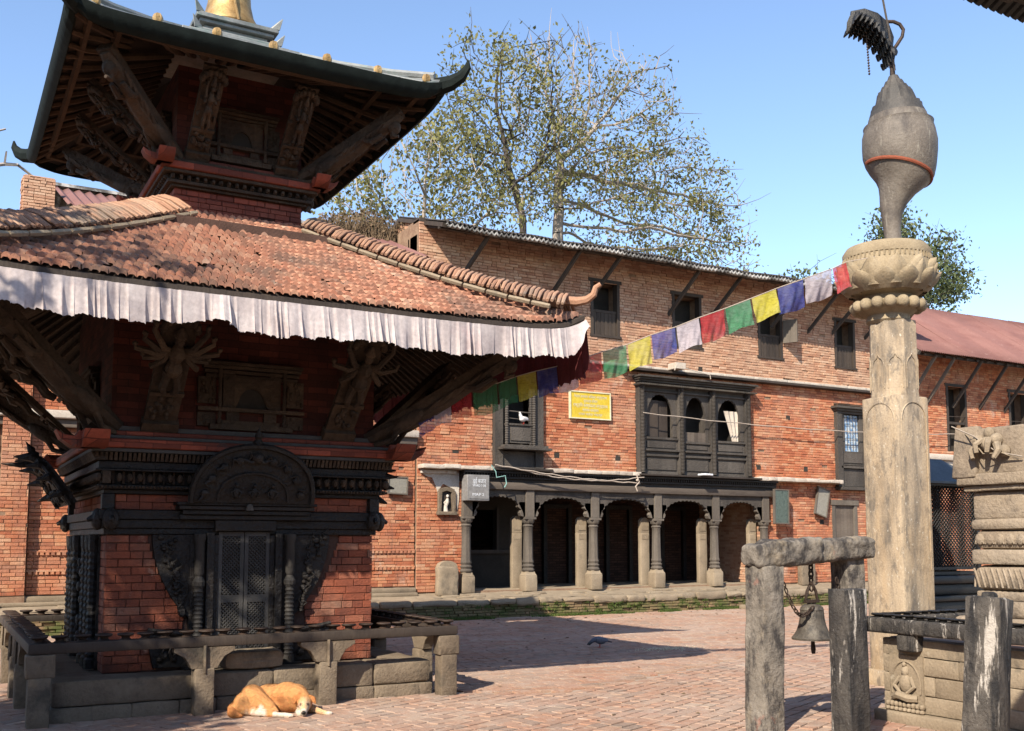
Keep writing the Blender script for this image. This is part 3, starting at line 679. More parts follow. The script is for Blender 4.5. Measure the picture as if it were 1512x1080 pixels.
for M in FOUR:
    for q in range(31):
        a = -1 + 2 * (q + .5) / 31; p0 = M @ Vector((a * 1.0, -A, 3.98 + .1)); p1 = roof_pt(M, a * .985, .02, -.13)
        p0 = M @ Vector((a * A, -A + .02, ZE + (ZT - ZE) * ((H - A) / (H - HT)) - .15))
        mb.tube([p0, p1], .03, 4, rot=pi / 4)
mb.build('rafter', 'wood_brown', lr)
mb = MB()
NR = 20
for fi, M in enumerate(FOUR):
    for row in range(NR):
        v0 = row / NR; v1 = (row + 1.3) / NR; h = H + (HT - H) * v0; n = int(2 * h / .068)
        for c in range(n):
            if R() < .006: continue
            jx = U(-.004, .004); a0 = (-1 + 2 * (c + .02) / n) + jx / h; a1 = (-1 + 2 * (c + .98) / n) + jx / h
            if abs((a0 + a1) / 2) > 1 - .09 / h: continue
            jz = U(-.003, .008); sl = U(-.004, .006); vj = U(-.006, .006); vs = []
            for v, dz, in ((v0 + vj, .046 + jz), (min(v1 + vj, 1), .000)):
                for t, dd in ((0, -.003), (.2, .014), (.45, .022), (.7, .013), (1, -.006)):
                    a = a0 + (a1 - a0) * t; vs.append(roof_pt(M, a, v, dz + dd + sl * t - .02))
            for t in (0, .22, .45, .68, 1): vs.append(roof_pt(M, a0 + (a1 - a0) * t, v0 + vj, -.012 + (.018 if 0 < t < 1 else 0)))
            mb.add(vs, [(i, i + 1, i + 6, i + 5) for i in range(4)] + [(10 + i, 11 + i, i + 1, i) for i in range(4)])
mb.build('roof_tiles', 'tile', lr, smooth=50)
for k, M in enumerate(FOUR):
    mb = MB(); n = 60
    def hip(v, dz=0):
        h = H + .02 + (HT - H) * v; z = ZE + (ZT - ZE) * v + .20 * (1 - v) ** 3 + dz
        return Vector((h, -h, z))
    diag = Vector((1, 1, 0)).normalized(); mb.M = M
    mb.tube([hip(i / 12, .02) for i in range(1, 13)], .075, 6)
    for i in range(n):
        v = .07 + .93 * i / n; p = hip(v, .105 + U(-.009, .009)); fwd = (hip(v + .02) - hip(v)).normalized()
        for s in (-1, 1):
            w_ = .32 + U(-.016, .016) ; e = p + diag * s * w_ + Vector((0, 0, -.15)) - fwd * (.03 + U(-.008, .008)); m2 = (p + e) / 2 + Vector((0, 0, .022))
            mb.tube([p + Vector((0, 0, .004)), m2, e], [.019, .022, .017], 7, flat=.85)
    mb.build('hip_ridge', 'ridge', lr)
    for s in (-1, 1):
        mb = MB(); mb.M = M; v = .10
        while v < .98:
            dv = U(.06, .085); a, b = hip(v, -.10) + diag * s * .33, hip(min(v + dv - .006, 1), -.10) + diag * s * .33; mb.tube([a, (a + b) / 2, b], [.03, .034, .03], 6, flat=.8); v += dv
        mb.build('mortar_bead', 'stone', lr)
    mb = MB(); mb.M = M; c = hip(.07)
    dg = Vector((1, -1, 0)).normalized()
    mb.tube([c - dg * .12 + Vector((0, 0, .06)), c + dg * .10 + Vector((0, 0, .03)), c + dg * .20 + Vector((0, 0, .04)), c + dg * .27 + Vector((0, 0, .09)), c + dg * .29 + Vector((0, 0, .16)), c + dg * .34 + Vector((0, 0, .19))], [.05, .048, .042, .036, .028, .024], 8)
    mb.build('eave_horn', 'ridge', lr)
# ---- second tier
B = .66
mb = MB()
for M in FOUR: bricks(mb, (lambda M: lambda u, d, z: M @ Vector((u, -B - d, z)))(M), -B, B, 4.72, 5.06, bw=.17, bh=.055, gap=.003, jit=.003, miss=0)
mb.build('upper_brick_wall', 'red_paint', T)
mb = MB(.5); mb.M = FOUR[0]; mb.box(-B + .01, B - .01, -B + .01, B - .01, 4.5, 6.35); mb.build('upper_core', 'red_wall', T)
mb = MB()
ring(mb, B + .04, 5.06, 5.085, None, .15); ring(mb, B + .08, 5.087, 5.12, None, .15); ring(mb, B + .03, 5.122, 5.18, None, .15); ring(mb, B + .13, 5.182, 5.215, None, .2); ring(mb, B + .12, 5.29, 5.325, .5, .2)
for M in FOUR:
    mb.M = M; u = -B - .05
    while u < B + .05: mb.box(u, u + .035, -B - .09, -B, 5.125, 5.175); mb.ball((u + .017, -B - .095, 5.15), .02, 7, 5); u += .08
mb.build('upper_cornice', 'wood_brown', T, bevel=.004)
mb = MB(); ring(mb, B + .16, 5.217, 5.288, None, .25); ring(mb, B + .06, 5.327, 5.375, None, .2); mb.build('upper_red_moulding', 'red_paint', T, bevel=.012)
corner_horns(5.26, B + .16, .75, 'red_paint', T)
shrine_window(5.40, .31, .50, T, B + .005, 'upper_shrine_window')
for k, M in enumerate(FOUR):
    for s in (-1, 1):
        figure_strut(lean(M, s * .46, -B - .03, 5.38, -B - .03 - .80, 6.04), 1.02, .215, 2, 'upper_figure_strut', T, small=.62)
    d = sqrt(2) * .86; Mc = M @ Matrix.Translation((-B, -B, 5.33)) @ Matrix.Rotation(-pi / 4, 4, 'Z') @ Matrix.Rotation(atan2(d, .66), 4, 'X')
    corner_beast(Mc, sqrt(d * d + .66 ** 2), .085, 'upper_corner_strut', T)
# ---- upper roof, copper
H2 = 1.80; Z2 = 6.02; HT2 = .46; ZT2 = 6.79
FOURU = [Matrix.Translation((TX, TY + .31, 0)) @ Matrix.Diagonal((1, 1.19, 1, 1)) @ Matrix.Rotation(k * pi / 2, 4, 'Z') for k in range(4)]; _F4 = FOUR; FOUR = FOURU
def up_pt(M, a, v, dz=0, ex=0):
    h = H2 + ex + (HT2 - H2) * v; z = Z2 + (ZT2 - Z2) * v + .03 * abs(a) ** 4 * (1 - v) ** 3 + .10 * abs(a) ** 16 * (1 - v) ** 3
    return M @ Vector((a * h, -h, z + dz))
mb = MB()
for M in FOUR:
    mb.grid(lambda i, j: up_pt(M, 1 - 2 * i, j * .98 + .02, .03), 24, 5, .2)
ur = mb.build('upper_roof', 'wood_plain', T)
mb = MB()
for M in FOUR:
    for c in range(14):
        a0, a1 = -1 + 2 * c / 14, -1 + 2 * (c + 1) / 14
        for rw in range(5):
            v0, v1 = rw / 5 - (0 if rw else .015), (rw + 1) / 5; r = R()
            P = [up_pt(M, a0, v0, .135), up_pt(M, a1, v0, .135), up_pt(M, a1, v1, .12), up_pt(M, a0, v1, .12)]
            mb.add(P + [up_pt(M, a0, v0, .10), up_pt(M, a1, v0, .10)], [(0, 1, 2, 3), (4, 5, 1, 0)], r)
        if c: mb.tube([up_pt(M, a0, 0, .14), up_pt(M, a0, .5, .14), up_pt(M, a0, 1, .13)], .014, 5)
    # stepped hip flashing
    mb.tube([up_pt(M, 1, v, .15) for v in (.06, .3, .6, 1)], .035, 6)
    for i in range(7): a = -.93 + 1.86 * i / 6
mb.build('copper_sheet', 'copper', ur, smooth=30)
mb = MB()
for M in FOUR:
    n = 30
    for i in range(n):
        a, b = -1 + 2 * i / n, -1 + 2 * (i + 1) / n
        F_ = lambda t, dz, ex: up_pt(M, t, 0, dz, ex)
        V_ = [F_(a, .01, 0), F_(b, .01, 0), F_(b, .06, .03), F_(a, .06, .03), F_(b, .125, .04), F_(a, .125, .04), F_(b, .135, -.02), F_(a, .135, -.02), F_(b, -.02, -.05), F_(a, -.02, -.05), F_(b, .07, -.08), F_(a, .07, -.08)]
        mb.add(V_, [(0, 1, 2, 3), (3, 2, 4, 5), (5, 4, 6, 7), (9, 8, 1, 0), (11, 10, 8, 9)], .5)
    c = Vector((H2, -H2, Z2 + .16)); dg = Vector((1, -1, 0)).normalized(); mb.M = M
    mb.tube([c - dg * .10 + Vector((0, 0, .02)), c + dg * .06 + Vector((0, 0, .04)), c + dg * .16 + Vector((0, 0, .09)), c + dg * .22 + Vector((0, 0, .17)), c + dg * .23 + Vector((0, 0, .25))], [.085, .07, .055, .035, .010], 8, flat=1.2); mb.M = None
mb.build('eave_fascia', 'fascia', ur)
mb = MB()
for M in FOUR:
    for q in range(17):
        a = -.97 + 1.94 * q / 16; p1 = up_pt(M, a, .035, .005); p0 = M @ Vector((a * .95, -B, Z2 + (ZT2 - Z2) * .72 - .02)) if abs(a) < .7 else up_pt(M, a * .86, .5, .0)
        mid = (p0 + p1) / 2 + Vector((U(-.03, .03), U(-.03, .03), U(-.03, .0))); mb.tube([p0, p0.lerp(mid, .5) + Vector((U(-.02, .02), U(-.02, .02), -.01)), mid, mid.lerp(p1, .5) + Vector((U(-.02, .02), U(-.02, .02), -.012)), p1], [.024, .034, .036, .034, .026], 6)
    for v, r_ in ((.14, .035), (.36, .04)): mb.tube([up_pt(M, -1, v, -.04), up_pt(M, -.5, v, -.05), up_pt(M, 0, v, -.05), up_pt(M, .5, v, -.05), up_pt(M, 1, v, -.04)], r_, 5)
mb.build('roof_rafter', 'wood_rafter', ur)
for ki, M in enumerate(FOUR):
    for i in range(7):
        mb = MB(); a = -.90 + 1.8 * i / 6; p = up_pt(M, a, .02, .13); mb.M = Matrix.Translation(p)
        mb.lathe([(.015, -.01), (.036, .005), (.044, .03), (.042, .055), (.030, .08), (.008, .092)], 12, f=lambda t, i_: 1 + .10 * cos(6 * t)); mb.ball((0, -.03, .045), .015, 6, 5)
        mb.build('gilded_boss', 'gold', ur)
# pinnacle
FOUR = _F4
mb = MB(); mb.M = FOUR[0]; z = ZT2 + .06
for h_, a_, b_ in ((.62, -.10, -.05), (.53, -.049, -.001)): mb.box(-h_, h_, -h_, h_, z + a_, z + b_)
for h_, a_, b_ in ((.46, 0, .05), (.40, .052, .09), (.34, .092, .15), (.40, .152, .19), (.44, .192, .24)): mb.box(-h_, h_, -h_, h_, z + a_, z + b_)
for M in FOUR:
    mb.M = M
    for sx in (-1, 1):
        for hz, hh in ((.24, .44), (.05, .46)):
            mb.add([(sx * (hh - .08), -hh + .01, z + hz), (sx * (hh + .01), -hh - .01, z + hz - .01), (sx * (hh + .04), -hh - .04, z + hz + .13), (sx * (hh - .10), -hh + .03, z + hz), (sx * (hh - .02), -hh + .08, z + hz)], [(0, 1, 2), (1, 4, 2), (4, 3, 2), (3, 0, 2)])
pin = mb.build('pinnacle_base', 'copper', T, bevel=.006)
mb = MB(); mb.M = FOUR[0]
mb.lathe([(.34, z + .24), (.35, z + .27), (.33, z + .29), (.34, z + .31), (.33, z + .35), (.27, z + .45), (.235, z + .6), (.225, z + .75), (.17, z + .87), (.08, z + .93), (.05, z + 1.0), (.10, z + 1.05), (.05, z + 1.12), (.02, z + 1.35)], 28)
mb.tube([(.02, -.36, z + .28), (-.01, -.30, z + .5), (-.06, -.26, z + .8)], .014, 6)
mb.build('gilded_pinnacle', 'gold', pin)

# ---- valance cloths hanging from the lower eave
def valance(M, name, m, label, z_top, drop, seed, torn=False, a0=-1.0, a1=1.0, out=.0):
    rs = random.Random(seed); mb = MB(.5); n = 760; fr = [rs.uniform(0, 6.28) for _ in range(8)]
    cols = []
    for i in range(n + 1):
        a = a0 + (a1 - a0) * i / n; x = a * H; z1 = ZE + lift(a) - z_top
        ph = x * 78 + 3.2 * sin(x * 5 + fr[0]) + 2.6 * sin(x * 13.7 + fr[1]) + 1.2 * sin(x * 31 + fr[6]); pl = (.5 + .5 * sin(ph + .9 * sin(ph))) * (.55 + .45 * sin(x * 11 + fr[5]) * sin(x * 3.1 + fr[7])) + .35 * sin(ph * .37 + fr[2])
        d = drop * (1 + .05 * sin(x * 4 + fr[2]) + .03 * sin(x * 11 + fr[3]) + .03 * sin(ph) + .03 * sin(x * 23 + fr[6])) + rs.uniform(-.006, .006)
        if torn: g = math.exp(-((x + .73) / .13) ** 2); d *= 1 - .28 * g
        if torn: d *= 1 - .75 * max(0, (a - .93) / .07) ** 1.6
        row = []
        for j in range(9):
            v = j / 8; amp = .012 + .034 * v
            y = -H - .012 - out - amp * pl - .015 * v + (.03 * sin(x * 2.3 + fr[4]) * v) - (.05 * math.exp(-((x + .66) / .08) ** 2) * v if torn else 0)
            row.append((x + .016 * cos(ph) * v, y, z1 - d * v))
        cols.append(row)
    mb.M = M; vs = [p for c in cols for p in c]
    mb.add(vs, [(i * 9 + j, i * 9 + j + 1, (i + 1) * 9 + j + 1, (i + 1) * 9 + j) for i in range(n) for j in range(8)])
    o = mb.build(name, m, None, smooth=80); return tag(o, label, 'valance')
valance(FOUR[0], 'valance', 'cloth', 'long dusty white pleated cloth valance hanging from the front eave of the tiled roof', .075, .285, 3, True)
valance(FOUR[1], 'valance', 'maroon', 'dark maroon cloth valance seen from behind under the right-hand eave of the tiled roof', .08, .42, 5)
valance(FOUR[3], 'valance', 'maroon', 'dark valance cloth hanging from the left-hand eave of the tiled roof', .08, .40, 9)

# ------------------------------------------------------------ lamp railing round the temple
RL = thing('lamp_railing', (TX, TY, 0), 'low stone-posted railing with black oil lamp cups running round the pagoda temple', 'railing')
r = 1.86
mbp = []
for k, M in enumerate(FOUR):
    xs = [-r + .03, -.52, .60, r - .03] if k == 0 else [-r + .62, .0, .7]
    for x in xs:
        m_ = MB(); m_.M = M @ Matrix.Translation((0, 0, 0)); y = -r + .0
        m_.rbox(x - .085, x + .085, y - .075, y + .085, -.02, .40, b=.012, j=.004)
        if abs(x) < r - .2:
            m_.prism([(x - .26, .585), (x - .26, .55), (x - .17, .50), (x - .13, .44), (x - .11, .40), (x + .11, .40), (x + .13, .44), (x + .17, .50), (x + .26, .55), (x + .26, .585)], y - .055, y + .055)
            m_.tube([(x, y - .07, .60), (x, y - .075, .36)], .018, 4)
        else:
            m_.rbox(x - .11, x + .11, y - .07, y + .08, .40, .585, b=.012, j=.004)
        po = m_.build('post', 'stone_gray', RL, bevel=.008)
    mb = MB(); mb.M = M
    mb.rbox(-r - .06, r + .06, -r - .065, -r + .0, .59 + (.0 if k % 2 == 0 else .003), .675, b=.008, j=.0025, n=2)
    mb.rbox(-r + .1, r - .1, -r + .03, -r + .13, .60, .668, b=.008, j=.002)
    mb.build('rail', 'wood_plain', RL)
    n = 23
    for i in range(n):
        x = -r + .02 + (2 * r - .04) * i / (n - 1)
        if k and (i == 0): continue
        m_ = MB(); m_.M = M @ Matrix.Translation((x + U(-.01, .01), -r + .03 + U(-.01, .01), .668)) @ Matrix.Rotation(U(-.05, .05), 4, 'X')
        m_.lathe([(.045, 0), (.05, .008), (.033, .02), (.036, .034), (.062, .042), (.070, .052), (.066, .060), (.045, .054), (.02, .050)], 14)
        m_.build('oil_lamp', 'iron', RL)
# stone lying on the base, behind the dog
mb = MB(); mb.rbox(2.36, 2.92, 9.50, 9.78, .337, .52, b=.07, j=.012)
tag(mb.build('stone_block', 'stone', None), 'loose rounded brown stone block on the temple ledge above the dog', 'stone')
# ------------------------------------------------------------ main building (three storeys with arcade)
FY = 18.9
def fz(Yv): return lambda u, d, z: Vector((u, Yv - d, z))
MBD = thing('arcade_building', (15.0, FY, .5), 'long three-storey red brick building with a carved wooden arcade at ground level', 'building')
BX0, BX1 = 8.42, 22.45
ARC = (9.42, 17.62, .5, 3.02)
W1 = (10.12, 11.30, 3.02, 5.0); W2 = (13.78, 17.08, 3.02, 5.22); W3 = (20.0, 21.15, 2.86, 5.0)
UW = [(12.58, 13.36, 6.08, 7.28), (14.85, 15.72, 6.05, 7.25), (17.48, 18.28, 6.02, 7.2), (20.08, 20.82, 5.98, 7.18)]
DR = (19.9, 20.62, .5, 2.5)
small = [(x, x + .13, z, z + .11) for x, z in ((9.20, 3.27), (11.62, 3.28), (13.22, 3.28), (17.35, 3.22), (18.9, 3.24), (19.4, 1.93), (15.6, 5.48), (18.35, 4.5))]
holes = [ARC, W1, W2, W3, DR] + UW + small
mb = MB()
bricks(mb, fz(FY), BX0, BX1, .5, 5.40, holes, jit=.016)
br = mb.build('brick_wall', 'brick', MBD)
mb = MB(); bricks(mb, fz(FY), BX0, BX1, 5.47, 8.0, holes, jit=.02, bw=.21); mb.build('upper_brick_wall', 'brick_tan', MBD)
mb = MB(.5)
slab_holes(mb, fz(FY), BX0, BX1, .4, 8.05, [h for h in holes if h not in small], -.014, -.45)
slab_holes(mb, fz(FY), BX0, BX1, .4, 8.05, [h for h in holes if h not in small], -.50, -.56, .3)
mb.box(BX0, BX1, 22.4, 22.8, .4, 7.75); mb.box(BX0, BX0 + .3, FY + .1, 22.4, .4, 7.75); mb.box(BX0 + .003, BX0 + .5, FY + .03, 20.0, 7.3, 8.02); mb.box(BX1 - .3, BX1, FY + .1, 22.4, .4, 7.75)
mb.build('wall_core', 'mortar', MBD)
mb = MB(.5)
for (a, b, c, d) in small: mb.box(a, b, FY - .006, FY + .002, c, d)  # dark plates colour in the shade of the holes
mb.build('putlog_hole', 'void', MBD)
mb = MB(.4); mb.box(BX0 + .3, BX1 - .3, FY + .6, 22.4, 2.98, 3.02); mb.box(BX0 + .3, BX1 - .3, FY + .6, 22.4, 5.44, 5.47)
mb.build('inner_floor', 'void', MBD)
# arcade interior
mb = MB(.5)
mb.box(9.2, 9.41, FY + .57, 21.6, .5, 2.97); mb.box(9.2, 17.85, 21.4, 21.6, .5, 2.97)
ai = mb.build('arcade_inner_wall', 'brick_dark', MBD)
mb = MB(); bricks(mb, lambda u, d, z: Vector((17.63 - d, FY + .02 + u, z)), 0, 2.5, .5, 2.97, jit=.02); mb.box(17.645, 17.85, FY + .02, 21.4, .5, 2.97, .5); mb.build('arcade_end_wall', 'brick_tan', MBD)
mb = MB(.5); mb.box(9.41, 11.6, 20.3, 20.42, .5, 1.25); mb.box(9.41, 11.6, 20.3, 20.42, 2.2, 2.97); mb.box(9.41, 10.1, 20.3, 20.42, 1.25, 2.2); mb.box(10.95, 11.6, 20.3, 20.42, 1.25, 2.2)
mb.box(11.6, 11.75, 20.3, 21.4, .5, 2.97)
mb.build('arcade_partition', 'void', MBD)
mb = MB(); mb.box(9.41, 11.6, 20.22, 20.29, 1.24, 1.32); mb.box(10.04, 10.1, 20.24, 20.29, 1.32, 2.25); mb.box(10.95, 11.01, 20.24, 20.29, 1.32, 2.25)
mb.build('inner_door_frame', 'wood_plain', MBD)
for x in (12.8, 14.6, 16.3):
    mb = MB(); mb.box(x, x + .1, 21.3, 21.39, .5, 2.3); mb.box(x + .7, x + .8, 21.3, 21.39, .5, 2.3); mb.box(x, x + .8, 21.3, 21.39, 2.3, 2.4); mb.build('inner_door_frame', 'wood_dark', MBD)  # blackest wood here, darkening the frames with the interior shade
mb = MB()
for i in range(26): x = 9.5 + i * .32; mb.box(x, x + .1, FY + .1, 21.4, 2.84, 2.96)
mb.build('floor_joist', 'wood_plain', MBD)
# columns
CX = [9.50, 10.96, 12.60, 14.30, 15.98, 17.52]
def octo(mb, x, y, prof): mb.lathe([(a * 1.08, z) for a, z in prof], 8, (x, y, 0), rot=pi / 8)
for i, x in enumerate(CX):
    y = FY - .02; e = i in (0, 5)
    m_ = MB(); octo(m_, x, y, [(.115, .88), (.13, .92), (.10, .95), (.125, 1.0), (.095, 1.03), (.115, 1.08), (.10, 1.14), (.092, 1.6), (.09, 1.80), (.11, 1.83), (.085, 1.86), (.12, 1.90), (.13, 1.96)])
    m_.box(x - .13, x + .13, y - .13, y + .13, 1.962, 2.01); m_.box(x - .10, x + .10, y - .10, y + .10, 2.012, 2.57)
    for s in (-1, 1):
        if (i == 0 and s < 0) or (i == 5 and s > 0): continue
        m_.prism([(x + s * .10, 2.01), (x + s * .20, 2.03), (x + s * .23, 2.10), (x + s * .19, 2.16), (x + s * .27, 2.22), (x + s * .25, 2.33), (x + s * .10, 2.33)][::s], y - .06, y + .06)
    co = m_.build('column', 'wood_gray', MBD, bevel=.005)
    m_ = MB(); m_.rbox(x - .14, x + .14, y - .14, y + .14, .47, .80, b=.015, j=.004); m_.lathe([(.19, .80), (.155, .84), (.14, .88)], 4, (x, y, 0), rot=pi / 4)
    m_.build('column_base', 'stone', co)
    if i:
        m_ = MB(); xx = x - .10; yy = y + .34
        m_.rbox(xx - .12, xx + .12, yy - .06, yy + .06, .47, 1.70, b=.02, j=.004); m_.prism([(xx - .11, 1.70), (xx + .11, 1.70), (xx + .11, 1.98), (xx + .06, 2.03), (xx, 2.045), (xx - .06, 2.03), (xx - .11, 1.98)], yy - .055, yy + .055)
        m_.box(xx - .085, xx + .085, yy - .066, yy - .05, 1.55, 1.66); m_.box(xx - .085, xx + .085, yy - .066, yy - .05, 1.75, 1.86)
        m_.build('stone_pilaster', 'stone', MBD)
for i in range(5):
    x0, x1 = CX[i] + .10, CX[i + 1] - .10; m_ = MB(); n = 96; W_ = (x1 - x0) / 2; xc = (x0 + x1) / 2; us = []; lo = []
    for q in range(n + 1):
        u = -1 + 2 * q / n; a = min(1, abs(u) / .94); base = 2.0 + .44 * (1 - a ** 2.6) ** .55
        k = (q * 13 / n) % 1; base -= -.028 * sin(pi * k) + .028 if abs(u) < .94 else 0
        us.append(xc + u * W_); lo.append(min(base, 2.5) if abs(u) < .97 else 1.98)
    m_.strip(us, lo, [2.57] * (n + 1), FY - .08, FY + .0)
    ar = m_.build('cusped_arch', 'wood_win', MBD)
# beams above
mb = MB(); mb.rbox(BX0 + 1.0, 17.75, FY - .16, FY + .12, 2.57, 2.72, b=.012, j=.004); mb.build('arcade_beam', 'wood_graybeam', MBD)
mb = MB()
mb.box(9.35, 17.8, FY - .13, FY + .05, 2.722, 2.79); mb.box(9.35, 17.8, FY - .19, FY + .05, 2.792, 2.84)
x = 9.35
while x < 17.75: mb.box(x, x + .035, FY - .22, FY, 2.845, 2.90); x += .065
mb.box(9.35, 17.8, FY - .26, FY, 2.902, 2.945)
mb.build('carved_cornice', 'wood_dark', MBD, bevel=.004)
for a, b in ((8.42, 10.02), (11.35, 13.7), (17.2, 19.95)):
    x = a; mb = MB()
    while x < b:
        L = min(U(.25, .6), b - x); mb.rbox(x, x + L + .01, FY - .30, FY + .0, 2.95 + U(-.006, .006) + .0, 3.035 + U(-.012, .012), b=.018, j=.008); x += L
    mb.build('pale_ledge', 'ledge_pale', MBD)
mb = MB(); mb.box(10.0, 11.4, FY - .33, FY, 2.96, 3.015); mb.build('sill_board', 'wood_plain', MBD, bevel=.006)
mb = MB(); mb.box(13.65, 17.2, FY - .36, FY, 2.96, 3.0); mb.build('sill_board', 'wood_plain', MBD, bevel=.006)
mb = MB()
x = BX0
while x < BX1 - .05:
    L = min(U(.5, 1.2), BX1 - x); c = 'g' ; mb.rbox(x, x + L, FY - .13, FY, 5.40 + U(-.006, .006), 5.47 + U(-.005, .005), b=.012, j=.004); x += L
mb.build('string_course', 'ledge_pale', MBD)
mb = MB(); mb.box(13.3, 21.6, FY - .20, FY, 5.34, 5.398, .4); mb.build('eave_board', 'wood_plain', MBD, bevel=.005)
# carved windows
def post(m_, x, z0, z1, y=FY - .12, w_=.075):
    m_.box(x - w_, x + w_, y - .02, FY + .3, z0, z1)
    prof = []; z = z0 + .02
    while z < z1 - .05: prof += [(w_ * .55, z), (w_ * .8, z + .014), (w_ * .55, z + .028)]; z += .032
    m_.lathe(prof, 8, (x, y - .03, 0))
def win_bay(m_, x0, x1, z0, zp, zt, arch=True, panel=True):
    """parapet, carved surround with a cusped arched opening"""
    y = FY - .10
    if panel:
        m_.box(x0, x1, y, FY + .1, z0, z0 + .05); m_.box(x0, x1, y + .03, FY + .1, z0 + .05, z0 + .40); m_.box(x0, x1, y - .03, FY + .1, z0 + .401, z0 + .45)
        m_.box(x0 + .06, x1 - .06, y + .005, FY + .1, z0 + .1, z0 + .35)
        m_.box(x0, x1, y - .05, FY + .1, z0 + .52, z0 + .56); m_.box(x0, x1, y + .03, FY + .1, z0 + .56, zp - .05); m_.box(x0, x1, y - .01, FY + .1, zp - .05, zp)
        m_.box(x0, x1, y + .02, FY + .1, z0 + .451, z0 + .519); m_.box(x0 + .08, x1 - .08, y + .01, FY + .1, z0 + .60, zp - .09)
    W_ = (x1 - x0) / 2; xc = (x0 + x1) / 2; n = 60; us = []; lo = []
    for q in range(n + 1):
        u = -1 + 2 * q / n; k = (q * 9 / n) % 1; us.append(xc + u * W_)
        a = abs(u) / .74
        if a < 1: lo.append(zt - .66 + .44 * (1 - a ** 2.2) ** .6 + .02 * sin(pi * k))
        else: lo.append(zp + .02)
    m_.strip(us, lo, [zt] * (n + 1), y + .04, y + .10)
    m_.box(x0, x1, y - .01, FY + .1, zt - .16, zt - .12); m_.box(x0, x1, y, FY + .1, zt - .04, zt)
wn = MB()
for x in (13.86, 14.98, 15.92, 17.0): post(wn, x, 3.02, 5.12)
win_bay(wn, 13.94, 14.90, 3.02, 3.86, 5.05); win_bay(wn, 15.06, 15.84, 3.02, 3.80, 5.05); win_bay(wn, 16.0, 16.92, 3.02, 3.86, 5.05)
for k, d in enumerate((.12, .18, .25, .32)): wn.box(13.78 - k * .03, 17.08 + k * .03, FY - d, FY + .1, 5.055 + k * .045, 5.098 + k * .045)
x = 13.72
while x < 17.15: wn.box(x, x + .03, FY - .28, FY, 5.02, 5.052); x += .06
tw = wn.build('triple_window', 'wood_win', MBD, bevel=.004)
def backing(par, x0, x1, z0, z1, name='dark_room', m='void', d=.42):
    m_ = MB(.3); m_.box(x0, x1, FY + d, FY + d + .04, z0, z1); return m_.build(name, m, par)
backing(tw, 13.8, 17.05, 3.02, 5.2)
m_ = MB(); m_.box(14.12, 14.42, FY + .02, FY + .05, 3.88, 4.72); m_.box(14.44, 14.72, FY + .06, FY + .09, 3.88, 4.72); m_.build('shutter', 'wood_plain', tw)
m_ = MB(); 
for k in range(7): m_.box(15.10 + k * .105, 15.20 + k * .105, FY - .055, FY - .04, 3.62, 4.02)
m_.build('plank_panel', 'wood_graybeam', tw)
m_ = MB(.5); m_.grid(lambda a, b: Vector((16.62 - .25 * b * (1 - a) + .18 * a, FY + .03 + .02 * sin(a * 17), 3.88 + .72 * b)), 14, 6)
tag(m_.build('curtain', 'ledge_pale', None), 'pale curtain pulled aside in the right-hand opening of the triple carved window', 'curtain')
# single window behind the flags
wn = MB()
for x in (10.22, 11.20): wn.box(x - .10, x + .10, FY - .10, FY + .2, 3.02, 5.0)
wn.box(10.32, 11.10, FY - .06, FY + .1, 3.05, 3.38); wn.box(10.25, 11.17, FY - .09, FY + .1, 3.02, 3.06)
wn.box(10.20, 11.36, FY - .36, FY, 3.40, 3.45); wn.box(10.26, 11.30, FY - .30, FY, 3.451, 3.50)
wn.box(10.42, 11.02, FY - .12, FY - .06, 3.55, 3.92); wn.box(10.48, 10.96, FY - .14, FY - .10, 3.60, 3.87); wn.box(10.36, 11.06, FY - .15, FY - .05, 3.92, 3.96)
for x in (10.38, 11.04): wn.lathe([(.05, 3.5)] + [(.03 + .014 * (k % 2), 3.52 + k * .025) for k in range(54)] + [(.05, 4.88)], 8, (x, FY - .14, 0))
for x in (10.98,): wn.lathe([(.03 + .01 * (k % 2), 3.52 + k * .025) for k in range(54)], 8, (x, FY - .1, 0))
wn.tube([(10.4, FY - .12, 4.22), (11.02, FY - .12, 4.20)], .015, 6); wn.tube([(10.4, FY - .12, 4.07), (10.85, FY - .12, 4.05)], .01, 6)
for k, d in enumerate((.14, .20, .27)): wn.box(10.15 - k * .03, 11.27 + k * .03, FY - d, FY + .1, 4.85 + k * .05, 4.898 + k * .05)
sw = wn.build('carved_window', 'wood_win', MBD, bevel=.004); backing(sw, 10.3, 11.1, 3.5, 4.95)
# right-hand window with a coloured pane
wn = MB()
for x in (20.07, 21.05): wn.box(x - .09, x + .09, FY - .12, FY + .2, 2.86, 4.85)
wn.box(19.95, 21.2, FY - .25, FY, 2.80, 2.88); wn.box(20.16, 20.96, FY - .06, FY + .1, 2.9, 3.35); wn.box(20.1, 21.0, FY - .12, FY, 3.36, 3.42); wn.box(20.16, 20.96, FY - .05, FY + .1, 3.44, 3.80)
wn.box(20.22, 20.9, FY - .07, FY + .1, 3.50, 3.75); wn.box(20.16, 20.30, FY - .05, FY + .1, 3.8, 4.75); wn.box(20.84, 20.96, FY - .05, FY + .1, 3.8, 4.75)
for k, d in enumerate((.10, .16, .23)): wn.box(20.0 - k * .06, 21.12 + k * .06, FY - d, FY + .1, 4.76 + k * .06, 4.818 + k * .06)
for k in range(6): wn.tube([(20.33 + k * .1, FY - .02, 3.82), (20.33 + k * .1, FY - .02, 4.74)], .008, 5)
for k in range(5): wn.tube([(20.3, FY - .018, 3.95 + k * .18), (20.84, FY - .018, 3.95 + k * .18)], .006, 5)
rw_ = wn.build('barred_window', 'wood_win', MBD, bevel=.004)
Mt['poster'] = mat('blue_white_printed_sheet', [(.05, .12, .28), (.16, .32, .55), (.65, .72, .75), (.55, .42, .30)], 11, .0, .5, .1, 20)
